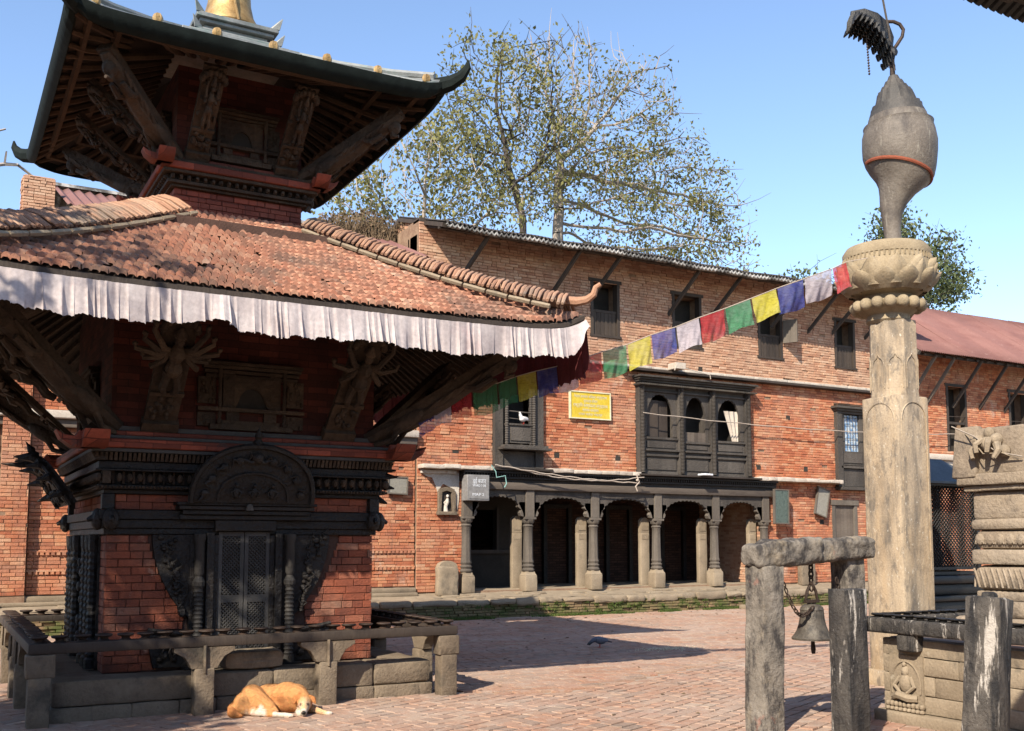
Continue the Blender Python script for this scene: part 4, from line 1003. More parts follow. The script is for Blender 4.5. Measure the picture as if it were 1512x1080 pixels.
backing(rw_, 20.3, 20.84, 3.8, 4.74, 'printed_sheet', 'poster', .01)
# upper windows
for k, (a, b, c, d) in enumerate(UW):
    wn = MB(); wn.box(a, a + .07, FY - .02, FY + .15, c, d); wn.box(b - .07, b, FY - .02, FY + .15, c, d); wn.box(a - .05, b + .05, FY - .03, FY + .15, d - .001, d + .07); wn.box(a - .03, b + .03, FY - .04, FY + .15, c - .05, c)
    wn.box(a + .07, b - .07, FY + .02, FY + .10, c + (d - c) * .43, c + (d - c) * .48)
    n = 6
    for q in range(n): x = a + .08 + (b - a - .16) * q / n; wn.box(x + .004, x + (b - a - .16) / n - .004, FY + .03, FY + .06, c, c + (d - c) * .43)
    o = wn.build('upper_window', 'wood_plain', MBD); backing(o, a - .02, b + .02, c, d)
m_ = MB(); m_.M = Matrix.Translation((18.28, FY - .04, 6.55)) @ Matrix.Rotation(radians(-62), 4, 'Z'); m_.box(0, .36, -.02, .02, -.15, .42); m_.build('open_shutter', 'wood_gray', MBD)
# lower right door
wn = MB(); wn.box(19.82, 19.92, FY - .03, FY + .1, .5, 2.5); wn.box(20.60, 20.70, FY - .03, FY + .1, .5, 2.5); wn.box(19.78, 20.74, FY - .05, FY + .1, 2.42, 2.55)
dd = wn.build('door_frame', 'wood_gray', MBD)
wn = MB()
for q in range(6): wn.box(19.93 + q * .112, 20.035 + q * .112, FY + .02, FY + .05, .52, 2.42)
wn.build('door', 'wood_graybeam', dd)
# roof struts and roof
def stick(m_, p0, p1, w_=.05): m_.tube([p0, p1], w_, 4, rot=pi / 4)
for x in (9.3, 11.5, 12.55, 14.75, 16.0, 17.95, 19.15, 20.0, 21.2, 22.1):
    m_ = MB(); stick(m_, (x, FY + .02, 6.78 + U(-.05, .05)), (x + .35, FY - .78, 7.72), .05); m_.build('roof_strut', 'wood_plain', MBD)
mb = MB()
stick(mb, (BX0 + .1, FY - .72, 7.70), (BX1 + .2, FY - .72, 7.70), .05)
for i in range(34): x = BX0 + .2 + i * .425; stick(mb, (x, FY + .3, 7.98), (x, FY - .88, 7.68), .035)
mb.box(BX0, BX1, FY - .02, FY + .3, 8.0, 8.08)
mb.build('roof_rafter', 'wood_plain', MBD)
def corr(mb, x0, x1, ya, za, yb, zb, amp=.022, wl=.085, nseg=3, sag=0, thick=True):
    n = int((x1 - x0) / (wl / 4)); vs = []; 
    for i in range(n + 1):
        x = x0 + (x1 - x0) * i / n; s = amp * sin(2 * pi * (x - x0) / wl) + sag * sin(x * 1.1) * .5 + sag * .4 * sin(x * 3.7)
        for j in range(nseg + 1): t = j / nseg; vs.append((x, ya + (yb - ya) * t + (.01 * sin(x * 2.9) if j == 0 else 0), za + (zb - za) * t + s))
    mb.add(vs, [(i * (nseg + 1) + j, (i + 1) * (nseg + 1) + j, (i + 1) * (nseg + 1) + j + 1, i * (nseg + 1) + j + 1) for i in range(n) for j in range(nseg)], .5)
mb = MB(); corr(mb, BX0 + .12, BX1 + .1, FY - .95, 7.76, 20.2, 8.46, sag=.03); corr(mb, BX0 + .12, BX1 + .1, 23.6, 7.6, 20.2, 8.46)
rf = mb.build('corrugated_roof', 'corr_black', MBD, smooth=60, solid=.012)
mb = MB(); corr(mb, BX0 + .16, BX1 + .1, FY - .955, 7.70, FY - .60, 7.79, amp=.038, wl=.11, nseg=1, sag=.03)
mb.build('sunlit_eave_lip', 'corr_white', rf, smooth=60, solid=.03)  # pale strip paints in the sunlit edge of the sheet
mb = MB()
for y0_, z0_ in ((FY - .9, 7.66), (21.6, 8.6)): pass
stick(mb, (BX0 + .14, FY - .9, 7.70), (BX0 + .14, 20.2, 8.40), .06); stick(mb, (BX0 + .14, 23.5, 7.56), (BX0 + .14, 20.2, 8.40), .06)
mb.build('barge_board', 'wood_plain', rf)
# gable wall top
mb = MB(.5); mb.prism([(FY + .1, 7.5), (FY + .1, 7.95), (20.2, 8.36), (22.0, 7.9), (22.0, 7.5)][::-1], BX0 + .16, BX0 + .4, 'x'); mb.prism([(FY + .1, 7.9), (22.0, 7.9), (20.2, 8.36)], BX1 - .3, BX1, 'x'); mb.build('gable', 'brick_tan', MBD)

# ------------------------------------------------------------ left wing building
LW = thing('brick_wing', (5.0, FY + .1, .5), 'plainer red brick wing behind the temple, left of the arcade building', 'building')
LX0, LX1 = .62, 8.40; LY = FY + .06
hl = [(-.3, .3, 0, 0)]
mb = MB(); bricks(mb, fz(LY), 1.42, LX1, .62, 7.0, [(7.9, 8.05, 3.22, 3.32)], jit=.014)
mb.build('brick_wall', 'brick', LW); mb = MB(); bricks(mb, fz(LY - .16), LX0 + .35, 1.40, .62, 7.0, jit=.008); mb.build('brick_pilaster', 'brick', LW); mb = MB(); bricks(mb, fz(LY), -1.6, LX0 + .33, .62, 4.0, jit=.012)
mb.build('brick_wall', 'brick', LW)
mb = MB(.5); mb.box(-1.6, LX1, LY + .014, LY + .5, .4, 7.02); mb.box(LX0 + .36, 1.40, LY - .146, LY + .02, .4, 7.02); mb.box(LX0, LX1, 22.2, 22.6, .4, 7.0)
mb.box(LX0 + .2, LX0 + .5, LY + .3, 22.4, .4, 7.0); mb.box(LX1 - .3, LX1, LY + .3, 22.4, .4, 7.0)
mb.build('wall_core', 'mortar', LW)
mb = MB()
for z in (.98, 1.30):
    x = 1.45
    while x < LX1 - .06: mb.box(x, x + .055, LY - .035, LY, z - .025, z + .02); x += .085
    mb.box(1.42, LX1, LY - .03, LY, z + .022, z + .045)
mb.build('dentil_course', 'brick', LW)
mb = MB(); mb.rbox(-1.6, LX1, LY - .12, LY + .0, .50, .60, b=.02, j=.004); mb.rbox(-1.6, LX1, LY - .2, LY + .0, .44, .51, b=.02, j=.004)
mb.build('plinth_moulding', 'stone', LW)
mb = MB(); mb.rbox(-1.6, LX1, LY - .2, LY, 3.56, 3.70, b=.02, j=.005, r=.6); mb.build('string_course', 'ledge_pale', LW)
mb = MB(); mb.rbox(-1.6, LX1, LY - .12, LY, 3.42, 3.56, b=.01, j=.003, r=.4); mb.build('dark_course', 'wood_graybeam', LW)
mb = MB(); corr(mb, 1.75, LX1 - .05, FY - .75, 7.05, 20.7, 8.12, amp=.03, wl=.19); rfl = mb.build('red_corrugated_roof', 'corr_red', LW, smooth=60, solid=.012)
mb = MB(); corr(mb, 1.75, LX1 - .05, 20.72, 8.15, 22.6, 7.2, amp=.03, wl=.19); mb.box(1.7, LX1 - .05, 20.6, 20.82, 8.13, 8.19, .9); mb.build('ridge_flashing', 'corr_white', rfl, smooth=60)
mb = MB(); bricks(mb, lambda u, d, z: Vector((u, 18.85 - d, z)), 1.12, 1.62, 6.6, 7.66, bw=.18, bh=.05, jit=.02); bricks(mb, lambda u, d, z: Vector((1.12 - d, 19.3 - u, z)), 0, .45, 6.6, 7.66, bw=.18, bh=.05, jit=.02)
mb.box(1.135, 1.605, 18.865, 19.3, 6.6, 7.68, .7)
mb.build('chimney', 'brick_tan', LW)
# ------------------------------------------------------------ right building with the red roof
RB = thing('red_roof_building', (26.5, FY, .5), 'brick building with a rust red corrugated roof at the far right', 'building')
RX0, RX1 = 22.46, 32.0
hr = [(24.3, 25.15, 3.98, 5.78), (27.0, 27.85, 4.0, 5.8), (29.6, 30.4, 4.0, 5.8)]
mb = MB(); bricks(mb, fz(FY), RX0, RX1, .5, 6.75, hr, jit=.014); mb.build('brick_wall', 'brick', RB)
mb = MB(.5); slab_holes(mb, fz(FY), RX0, RX1, .4, 6.8, hr, -.014, -.4); mb.box(RX0, RX0 + .3, FY + .1, 22.4, .4, 6.8); mb.box(RX1 - .3, RX1, FY + .1, 22.4, .4, 6.8); mb.box(RX0, RX1, 22.4, 22.8, .4, 6.8)
mb.prism([(FY, 6.8), (22.8, 6.8), (21.0, 8.2)], RX0, RX0 + .3, 'x'); mb.prism([(FY, 6.8), (22.8, 6.8), (21.0, 8.2)], RX1 - .3, RX1, 'x')
mb.build('wall_core', 'mortar', RB)
mb = MB(); mb.rbox(RX0, RX1, FY - .18, FY, 3.70, 3.86, b=.02, j=.004, r=.8); mb.rbox(RX0, RX1, FY - .1, FY, 3.5, 3.69, b=.02, j=.004, r=.2); mb.build('string_course', 'ledge_pale', RB)
for (a, b, c, d) in hr:
    wn = MB(); wn.box(a, a + .08, FY - .02, FY + .15, c, d); wn.box(b - .08, b, FY - .02, FY + .15, c, d); wn.box(a - .05, b + .05, FY - .03, FY + .15, d, d + .08); wn.box(a, b, FY, FY + .1, c + .75, c + .82)
    wn.tube([(a, FY - .01, c + .95), (b, FY - .01, c + .98)], .012, 5)
    o = wn.build('window', 'wood_plain', RB); backing(o, a - .02, b + .02, c, d)
for i, x in enumerate((22.75, 23.5, 24.6, 25.7, 26.8, 27.9, 29.0, 30.1)):
    m_ = MB(); stick(m_, (x, FY + .02, 5.2), (x + .2, FY - .80, 6.40), .05); m_.build('roof_strut', 'wood_gray' if i < 2 else 'wood_plain', RB)
mb = MB(); stick(mb, (RX0 - .2, FY - .74, 6.40), (RX1, FY - .74, 6.40), .05)
for i in range(24): x = RX0 + i * .42; stick(mb, (x, FY + .3, 6.95), (x, FY - .86, 6.36), .035)
mb.build('roof_rafter', 'wood_plain', RB)
mb = MB()
for k in range(5):
    xa = RX0 - .3 + k * 2.0; corr(mb, xa, xa + 2.04, FY - .95, 6.44 + .004 * k, 21.0, 8.62 + U(-.03, .03), amp=.016, wl=.08, sag=.01)
corr(mb, RX0 - .3, RX1, 21.02, 8.6, 23.2, 7.0, amp=.016, wl=.1)
rr_ = mb.build('corrugated_roof', 'corr_red', RB, smooth=60, solid=.01)
mb = MB(); stick(mb, (RX0 - .28, FY - .9, 6.38), (RX0 - .28, 21.0, 8.5), .07); mb.build('barge_board', 'wood_gray', rr_)

# ------------------------------------------------------------ terrace in front of the buildings
mb = MB(); T0 = 18.12
x = -2.2
while x < 24:
    L = U(.35, .95); hgt = U(.10, .15)
    mb.rbox(x, x + L - .015, T0 - .06 + U(-.03, .03), T0 + .36, .37 - hgt, .375 + U(-.012, .015), b=.045, j=.014); x += L
st = mb.build('terrace_kerb', 'stone', None, origin=(0, 0, 0)); tag(st, kind='structure')
mb = MB(.5)
for i in range(60):
    pass
mb.grid(lambda a, b: Vector((-2.2 + 26.4 * a, T0 + .28 + (19.2 - T0 - .28) * b, .365 + .165 * b + .012 * sin(a * 140) * cos(b * 5 + a * 40))), 90, 5)
mb.box(-2.2, 24.2, 19.2, 22.5, .3, .5)
o = mb.build('terrace', 'ledge_pale' if 0 else 'stone', None, origin=(0, 0, 0)); tag(o, kind='structure')
mb = MB()
for (x, y, s) in [(U(-1, 18), U(18.45, 18.85), U(.12, .35)) for _ in range(60)]:
    z = .365 + .165 * (y - T0 - .28) / (19.2 - T0 - .28); mb.rbox(x - s, x + s, y - s * .4, y + s * .4, z - .03, z + U(.008, .025), b=.012, j=.006)
o = mb.build('terrace_slab', 'stone', None, origin=(0, 0, 0)); tag(o, kind='structure')
mb = MB(); bricks(mb, fz(T0), -2.2, 24, .0, .30, bw=.2, bh=.055, jit=.05, gap=.012); mb.box(-2.2, 24, T0 + .015, T0 + .3, -.02, .31)
o = mb.build('terrace_plinth', 'moss', None, origin=(0, 0, 0)); tag(o, kind='structure')
mb = MB()
def blades(x, y, z, n, h, sp):
    for _ in range(n):
        a = U(0, 6.28); px, py = x + U(-sp, sp), y + U(-sp, sp) * .5; l = h * U(.4, 1.1); dx, dy = cos(a) * l * .5, sin(a) * l * .5; w_ = .006 + .01 * R()
        mb.add([(px - w_, py, z), (px + w_, py, z), (px + dx, py + dy, z + l)], [(0, 1, 2)])
for _ in range(620):
    x = 8.0 + 12 * R() ** .9; f_ = sin(x * 1.7) + sin(x * 4.1 + 1)
    if f_ < -.4: continue
    blades(x, T0 - .12 + U(-.1, .06), .0, 14, .07, .09)
for _ in range(60): x = 8.5 + 10 * R(); blades(x, T0 - .05, U(.05, .25), 10, .09, .05)
o = mb.build('grass_tufts', 'grass', None, smooth=0, origin=(0, 0, 0)); tag(o, kind='stuff'); o['label'] = 'short green weeds growing at the foot of the mossy terrace'
# ------------------------------------------------------------ conch pillar
PX, PY = 9.02, 7.66
P = thing('conch_pillar', (PX, PY, 0), 'tall buff stone pillar with lotus capital carrying a large bronze conch', 'pillar')
CR = Vector((cos(radians(29.25)), -sin(radians(29.25)), 0))
mb = MB(.5); mb.M = Matrix.Translation((PX, PY, 0))
h = .24
mb.rbox(-h, h, -h, h, -.02, 3.04, b=.022, j=.005); mb.rbox(-.34, .34, -.34, .34, -.02, .16, b=.02, j=.006)
mb.lathe([(.2585, 2.9), (.2585, 3.06), (.245, 3.15)], 8, rot=pi / 8)
mb.lathe([(.255, 3.0), (.25, 3.86)], 8, rot=pi / 8)
for k in range(4):     # low relief arches on the faces
    mb.M = Matrix.Translation((PX, PY, 0)) @ Matrix.Rotation(k * pi / 2, 4, 'Z')
    mb.tube([(.19 * cos(pi - pi * i / 16), -h - .002, 2.78 + .19 * sin(pi * i / 16)) for i in range(17)], .009, 5)
    for s in (-1, 1): mb.tube([(s * .19, -h - .002, 2.78), (s * .19, -h - .002, 1.2)], .006, 5)
    for q in (0, pi / 4):
        mb.M = Matrix.Translation((PX, PY, 0)) @ Matrix.Rotation(k * pi / 2 + q, 4, 'Z')
        mb.tube([(.075 * cos(pi - pi * i / 12), -.238, 3.36 + .10 * sin(pi * i / 12) + (.03 if i == 6 else 0)) for i in range(13)], .008, 5)
        for s in (-1, 1): mb.tube([(s * .075, -.238, 3.36), (s * .075, -.238, 3.12)], .006, 5)
mb.build('shaft', 'pillar', P, smooth=40)
mb = MB(); mb.M = Matrix.Translation((PX - .045, PY + .01, 0))
mb.lathe([(.20, 3.84), (.23, 3.87), (.22, 3.93), (.27, 3.96), (.33, 4.0), (.34, 4.05), (.27, 4.09), (.27, 4.14), (.36, 4.17), (.46, 4.26), (.485, 4.36), (.455, 4.50), (.445, 4.55), (.455, 4.56), (.46, 4.62), (.42, 4.68), (.30, 4.715), (.05, 4.72)], 40)
for k in range(16): t = 2 * pi * k / 16; mb.ball((.335 * cos(t), .335 * sin(t), 4.03), (.068, .068, .068), 10, 7)
def petal(mb, t, r0, z0, r1, z1, w_, up=1):
    vs = []; n = 8; m_ = 6
    for i in range(n + 1):
        v = i / n; ww = w_ * (sin(pi * min(1, .22 + v * .78)) ** .7) if v < 1 else 0
        for j in range(m_ + 1):
            u = -1 + 2 * j / m_; rr = r0 + (r1 - r0) * sin(v * pi / 2) + .035 * (1 - u * u) + .02 * v; a = t + u * ww / rr
            vs.append((rr * cos(a), rr * sin(a), z0 + (z1 - z0) * v))
    o = len(vs); vs += [(x * .93, y * .93, z) for x, y, z in vs]
    K = m_ + 1; fs = [(i * K + j, i * K + j + 1, (i + 1) * K + j + 1, (i + 1) * K + j) for i in range(n) for j in range(m_)]
    fs += [tuple(o + q for q in f[::-1]) for f in fs]
    edge = [(i * K, (i + 1) * K) for i in range(n)] + [((i + 1) * K + m_, i * K + m_) for i in range(n)]
    fs += [(a, b, o + b, o + a) for a, b in edge]
    mb.add(vs, fs)
for k in range(12):
    petal(mb, 2 * pi * k / 12 + .13, .37, 4.16, .50, 4.37, .14); petal(mb, 2 * pi * (k + .5) / 12 + .13, .42, 4.20, .475, 4.50, .13); petal(mb, 2 * pi * (k + .5) / 12 + .13, .43, 4.22, .485, 4.44, .075)
for k in range(56): t = 2 * pi * k / 56; mb.box(.455 * cos(t) - .008, .455 * cos(t) + .008, .455 * sin(t) - .008, .455 * sin(t) + .008, 4.50, 4.56)
mb.build('lotus_capital', 'lotus', P, smooth=40)
prof = [(361, 1318, 15), (356, 1318, 12), (335, 1315.5, 12.8), (315, 1316, 15.5), (300, 1319, 20), (285, 1326, 27), (272, 1335, 37), (262, 1337, 43), (250, 1334, 49), (240, 1332, 52.5), (228, 1331, 55), (214, 1331, 55.5), (200, 1330, 54), (190, 1330, 51), (186.8, 1330, 52), (185.2, 1330, 45.5), (175, 1329, 43), (165, 1328, 38.5), (158.5, 1328, 36.5), (156.5, 1327.5, 31), (146, 1327, 27.5), (138, 1326, 25), (137, 1326, 22), (130, 1326, 19), (129, 1326, 16), (122, 1325.5, 13), (121, 1325.5, 10), (114, 1325, 7), (112, 1325, 2)]
mb = MB(.5); n = 48; vs = []; fs = []
for i, (y, cx, rp) in enumerate(prof):
    z = 4.70 + (361 - y) * .00786; off = (cx - 1311) * .00748; ra = rp * .00712
    for q in range(n):
        t = 2 * pi * q / n; dz = (t / (2 * pi) - .5) * .05 * min(1, max(0, (250 - y) / 40)) * (1 if y > 130 else .4)
        sc = 1 + (.035 * cos(14 * t) if y < 160 else 0)
        vs.append((PX + CR.x * off + ra * sc * cos(t), PY + CR.y * off + ra * sc * sin(t), z + dz))
for i in range(len(prof) - 1):
    for q in range(n): q2 = (q + 1) % n; fs.append((i * n + q, i * n + q2, (i + 1) * n + q2, (i + 1) * n + q))
mb.add(vs, fs)
cut = (len(prof) - 13) * n
sp = MB(.5); sp.add(vs[cut:], [tuple(i - cut for i in f) for f in fs if min(f) >= cut]); mb.f = [f for f in mb.f if min(f) < cut]
mb.build('conch', 'conch', P, smooth=40); sp.build('conch_spire', 'dark_bronze', P, smooth=40)
Mt['orange_cord'] = mat('faded_orange_cord', [(.24, .06, .03), (.34, .10, .05)], 20, .2, .9, .4, 80)
mb = MB(); pts = []
for q in range(25):      # cord sagging round the belly
    t = radians(150 + q * 10.0); y = 240 + 30 * (.5 + .5 * cos(t - radians(-25))); k = np.interp(y, [a[0] for a in prof][::-1], [a[2] for a in prof][::-1]); cx = np.interp(y, [a[0] for a in prof][::-1], [a[1] for a in prof][::-1])
    ra = k * .00712 + .008; off = (cx - 1311) * .00748; pts.append((PX + CR.x * off + ra * cos(t), PY + CR.y * off + ra * sin(t), 4.70 + (361 - y) * .00786))
mb.tube(pts, .011, 6, flat=1.8); mb.build('cord', 'orange_cord', P)
zz = lambda y: 4.70 + (361 - y) * .00786
def PP(x, y, d=0): o = (x - 1312) * .00765; return Vector((PX + CR.x * o, PY + CR.y * o, zz(y))) + Vector((CR.y, -CR.x, 0)) * d
mb = MB(); mb.tube([PP(1325, 114), PP(1325, 96), PP(1326, 76)], [.03, .025, .022], 8); mb.ball(PP(1325, 99), .035)
mb.tube([PP(1325, 78), PP(1333, 67), PP(1341, 55), PP(1343, 45), PP(1338, 37), PP(1329, 33), PP(1318, 33), PP(1310, 36)], .020, 8)
mb.build('crook', 'iron', P)
mb = MB()
for i in range(9):        # overlapping scales of a drooping serpent-hood canopy
    for j in range(7):
        a = i / 8; b = j / 6; cx = 1272 + 48 * a; cy = 24 + 40 * a * a - 0 * b; dep = (b - .5) * .34
        cy = 22 + 8 * a + 42 * a ** 2.6; p = PP(cx, cy, dep) + Vector((0, 0, -.10 * (2 * b - 1) ** 2))
        dn = PP(cx - 8 + 9 * a, cy + 26 - 4 * abs(2 * b - 1), dep * 1.1)
        mb.tube([p, (p + dn) / 2 + Vector((0, 0, .01)), dn], [.045, .05, .018], 6, flat=.45)
mb.tube([PP(1267, 21), PP(1285, 22), PP(1300, 29), PP(1313, 41), PP(1321, 58), PP(1323, 76)], [.02, .05, .06, .06, .045, .02], 8, flat=1.4)
mb.tube([PP(1272, 22, -.13), PP(1290, 26, -.16), PP(1308, 42, -.16), PP(1318, 68, -.1)], [.02, .05, .05, .02], 8)
mb.build('hood_canopy', 'black', P)
mb = MB()
for i in range(16): mb.ball(PP(1289 + .15 * i, 50 + i * 4), .013, 6, 5)
mb.tube([PP(1288.5, 44), PP(1291.5, 112)], .004, 4); mb.build('bead_chain', 'iron', P)
mb = MB(); mb.tube([PP(1326, 108, .05), PP(1309, 60, .25), PP(1284, -5, .5), PP(1255, -80, .9)], .011, 6)
tag(mb.build('stay_rod', 'wire_dark', None), 'thin grey rod rising steeply from the tip of the bronze conch', 'rod')

# ------------------------------------------------------------ prayer flags
FXP = [(4.25, 9.551, 2.81), (4.391, 9.483, 2.928), (4.556, 9.402, 2.992), (4.748, 9.309, 3.042), (4.983, 9.194, 3.107), (5.157, 9.109, 3.179), (5.338, 9.021, 3.236), (5.531, 8.926, 3.287), (5.726, 8.831, 3.36), (5.946, 8.724, 3.44), (6.18, 8.61, 3.52), (6.403, 8.501, 3.622), (6.638, 8.386, 3.71), (6.863, 8.277, 3.813), (7.101, 8.161, 3.909), (7.353, 8.038, 4.02), (7.6, 7.917, 4.131), (7.861, 7.79, 4.237), (8.137, 7.656, 4.35), (8.289, 7.60, 4.43)]
FS = thing('prayer_flags', (6.3, 8.6, 2.6), 'string of square coloured prayer flags running from the temple eave to the lotus capital', 'prayer flags')
fc = {'blue': (.07, .09, .36), 'white': (.70, .62, .66), 'red': (.58, .05, .06), 'green': (.07, .30, .14), 'yellow': (.70, .62, .07)}
for k, c in fc.items():
    Mt['flag_' + k] = mat(k + '_flag_cloth', [tuple(x * .8 for x in c), c, tuple(min(1, x * 1.15 + .06) for x in c)], 5, .1, .9, .3, 60, trans=.35, alpha=.80, stains=[(4, tuple(.5 * x + .28 for x in c), .46, .68, (1, 1, 1), .55), (30, tuple(.35 * x for x in c), .52, .58, (.5, .5, 2.2), .4)])
    Mt['flagthin_' + k] = mat(k + '_thin_flag_cloth', [tuple(x * .8 for x in c), c, tuple(min(1, x * 1.2 + .03) for x in c)], 5, .1, .9, .3, 60, trans=.4, alpha=.68)
mb = MB(); mb.tube([(4.05, 9.72, 2.70)] + FXP + [(8.62, 7.44, 4.50), (8.9, 7.2, 4.45)], .005, 5); mb.build('cord', 'wire', FS)
order = ['blue', 'white', 'red', 'green', 'yellow']
for i in range(19):
    a, b = Vector(FXP[i]), Vector(FXP[i + 1]); d = b - a; a = a + d * .02; b = b - d * .04; sl = d.z / d.xy.length
    hgt = .275 * U(.95, 1.04); side = Vector((d.x * .9 * sl, d.y * .9 * sl, -1)).normalized() * hgt; f1, f2, f3 = U(0, 6), U(0, 6), U(.012, .03)
    nrm = Vector((d.y, -d.x, 0)).normalized(); sk = U(-.06, .06)
    m_ = MB(.5)
    m_.grid(lambda u, v: a + (b - a) * (u + v * sk * .4) + side * v * (1 + .03 * sin(u * 5 + f1)) + nrm * (f3 * sin(u * 6 + f1 + v * 2) * v + .014 * sin(u * 13 + f2) * v + .012 * sin(u * 21 + v * 9 + f1) * v + .07 * v * v * sin(f1)), 18, 14)
    c = order[i % 5] if i else 'blue'
    if i == 4: c = 'green'
    elif i > 4: c = order[(i - 1) % 5]
    o = m_.build('flag', ('flagthin_' if i < 5 else 'flag_') + c, FS, smooth=80); o['label'] = c + ' flag'

# ------------------------------------------------------------ bell frame and bell
BF = thing('stone_gantry', (6.3, 6.3, 0), 'rough stone frame of two posts and a thick lintel that carries the bell', 'bell frame')
mb = MB(); mb.M = Matrix.Translation((5.83, 6.32, 0)) @ Matrix.Rotation(radians(1.5), 4, 'Y'); mb.rbox(-.112, .112, -.108, .108, -.1, 1.31, b=.012, j=.010); mb.build('post', 'stone_lintel', BF, smooth=50)
mb = MB(); mb.M = Matrix.Translation((6.86, 6.36, 0)) @ Matrix.Rotation(radians(-1.0), 4, 'Y'); mb.rbox(-.10, .10, -.10, .10, -.1, 1.36, b=.014, j=.010); mb.build('post', 'stone_lintel', BF, smooth=50)
mb = MB()
pts = [(5.72, 6.32, 1.39), (5.80, 6.32, 1.405), (6.0, 6.33, 1.425), (6.3, 6.34, 1.44), (6.6, 6.34, 1.465), (6.9, 6.36, 1.47), (7.02, 6.36, 1.455)]
mb.M = Matrix.Translation((6.35, 6.33, 1.425)) @ Matrix.Rotation(radians(-3), 4, 'Y'); mb.rbox(-.64, .67, -.135, .12, -.092, .085, b=.04, j=.014); mb.rbox(-.50, .05, -.15, .10, -.10, .10, b=.04, j=.014); mb.rbox(-.05, .62, -.12, .125, -.075, .078, b=.03, j=.012); mb.M = None
o = remesh(mb, 'lintel', 'stone_lintel', BF, voxel=.014, smooth=2)
tx = bpy.data.textures.new('rough', 'CLOUDS'); tx.noise_scale = .10; tx.noise_basis = 'VORONOI_F1'
dm = o.modifiers.new('d', 'DISPLACE'); dm.texture = tx; dm.strength = .035; dm.mid_level = .45
bx_, by_ = 6.36, 6.31
B_ = thing('bell', (bx_, by_, .70), 'weathered bronze temple bell hanging on an iron chain from the stone lintel', 'bell')
mb = MB(); mb.lathe([(.165, .70), (.168, .715), (.150, .735), (.128, .77), (.110, .82), (.100, .87), (.096, .92), (.093, .935), (.098, .942), (.093, .95), (.088, .965), (.06, .985), (.03, .99)], 32, (bx_, by_, 0)); mb.lathe([(.158, .705), (.12, .77), (.09, .9), (.02, .95)], 24, (bx_, by_, 0))
mb.build('bell_body', 'bronze', B_)
mb = MB(); mb.tube([(bx_, by_, .93), (bx_, by_, .72), (bx_ + .005, by_, .62)], [.008, .012, .02], 8); mb.tube([(bx_ + .005, by_, .62), (bx_ + .005, by_, .585)], [.02, .014], 8); mb.build('clapper', 'iron', B_)
mb = MB()
for s in (-1, 1): mb.tube([(bx_ + s * .015, by_, .985), (bx_ + s * .065, by_, 1.02), (bx_ + s * .05, by_, 1.09), (bx_ + s * .018, by_, 1.14)], .013, 6)
mb.box(bx_ - .07, bx_ + .07, by_ - .02, by_ + .02, 1.0, 1.025); mb.build('crown_loop', 'iron', B_)
mb = MB(); z = 1.13; k = 0
def link(mb, c, l, w_, vert_ax, dirv, r=.008):
    dirv = Vector(dirv).normalized(); sd = dirv.cross(Vector((0, 1, 0) if vert_ax else (1, .2, 0))).normalized()
    mb.tube([Vector(c) + dirv * l * cos(t) + sd * w_ * sin(t) for t in [2 * pi * i / 12 for i in range(13)]], r, 5, False)
while z < 1.36: link(mb, (bx_, by_, z), .038, .018, k % 2, (0, 0, 1)); z += .052; k += 1
mb.build('chain', 'iron', B_); mb = MB(); k = 0
for i in range(13):   # slack side chain
    t = i / 12; p = (5.99 + .30 * t, 6.24, 1.16 - .20 * t - .14 * sin(pi * t)); link(mb, p, .026, .013, k % 2, (.3, 0, -.2 - .44 * cos(pi * t)), .006); k += 1
mb.build('chain', 'iron', B_); mb = MB()
for i in range(9):
    t = i / 8; link(mb, (6.56 + .10 * t, 6.22, 1.18 - .36 * t), .028, .014, k % 2, (.2, 0, -1), .006); k += 1
mb.build('chain', 'iron', B_)
# foreground posts
mb = MB(); mb.rbox(5.775, 5.975, 5.38, 5.57, -.1, 1.16, b=.010, j=.009); tag(mb.build('stone_post', 'stone_black', None, smooth=45), 'sooty grey stone post with pale streaks just in front of the bell', 'post')
mb = MB(); mb.M = Matrix.Translation((5.47, 4.1, 0)) @ Matrix.Rotation(radians(6), 4, 'Y') @ Matrix.Rotation(.25, 4, 'Z'); mb.rbox(-.105, .105, -.10, .10, -.1, 1.165, b=.012, j=.009); mb.rbox(.0, .08, -.03, .05, 1.15, 1.21, b=.02, j=.004)
tag(mb.build('stone_post', 'stone_black', None, smooth=45), 'leaning soot-black stone post with a white streak in the bottom right corner', 'post')

# ------------------------------------------------------------ stone platform with rails
PL = thing('stone_platform', (9.5, 4.2, 0), 'raised carved stone platform with blackened rails behind the foreground posts', 'platform')
XW = 7.14; YB = 6.28
mb = MB(); rows = [(.10, .24), (.245, .40), (.405, .55), (.555, .69)]
for z0, z1 in rows:
    y = 1.5
    while y < YB - .02:
        L = U(.45, .95); e = min(y + L, YB)
        if YB - e < .3: e = YB
        mb.rbox(XW, XW + .3, y + .003, e - .003, z0, z1, b=.01, j=.003); y = e
    x = XW + .3
    while x < 12.6: L = U(.5, .9); mb.rbox(x + .003, min(x + L, 12.7) - .003, YB - .3, YB, z0, z1, b=.01, j=.003); x += L
mb.rbox(XW - .09, XW + .2, 1.5, YB + .04, -.03, .098, b=.02, j=.006); mb.box(XW + .28, 12.7, 1.5, YB - .28, 0, .66, .5)
mb.build('platform_wall', 'stone', PL, smooth=40)
mb = MB(); 
for i in range(6):
    for j in range(5): mb.rbox(XW + .05 + i * .92, XW + .05 + i * .92 + .91, 1.6 + j * .93, 1.6 + j * .93 + .92, .662, .70 + U(0, .008), b=.01, j=.002)
mb.build('platform_paving', 'paver', PL)
mb = MB(); RM = Matrix.Translation((XW - .005, 6.03, 0)) @ Matrix.Rotation(-pi / 2, 4, 'Z'); mb.M = RM       # relief panel, local -y faces west
mb.box(-.17, .17, -.012, .03, .14, .56)
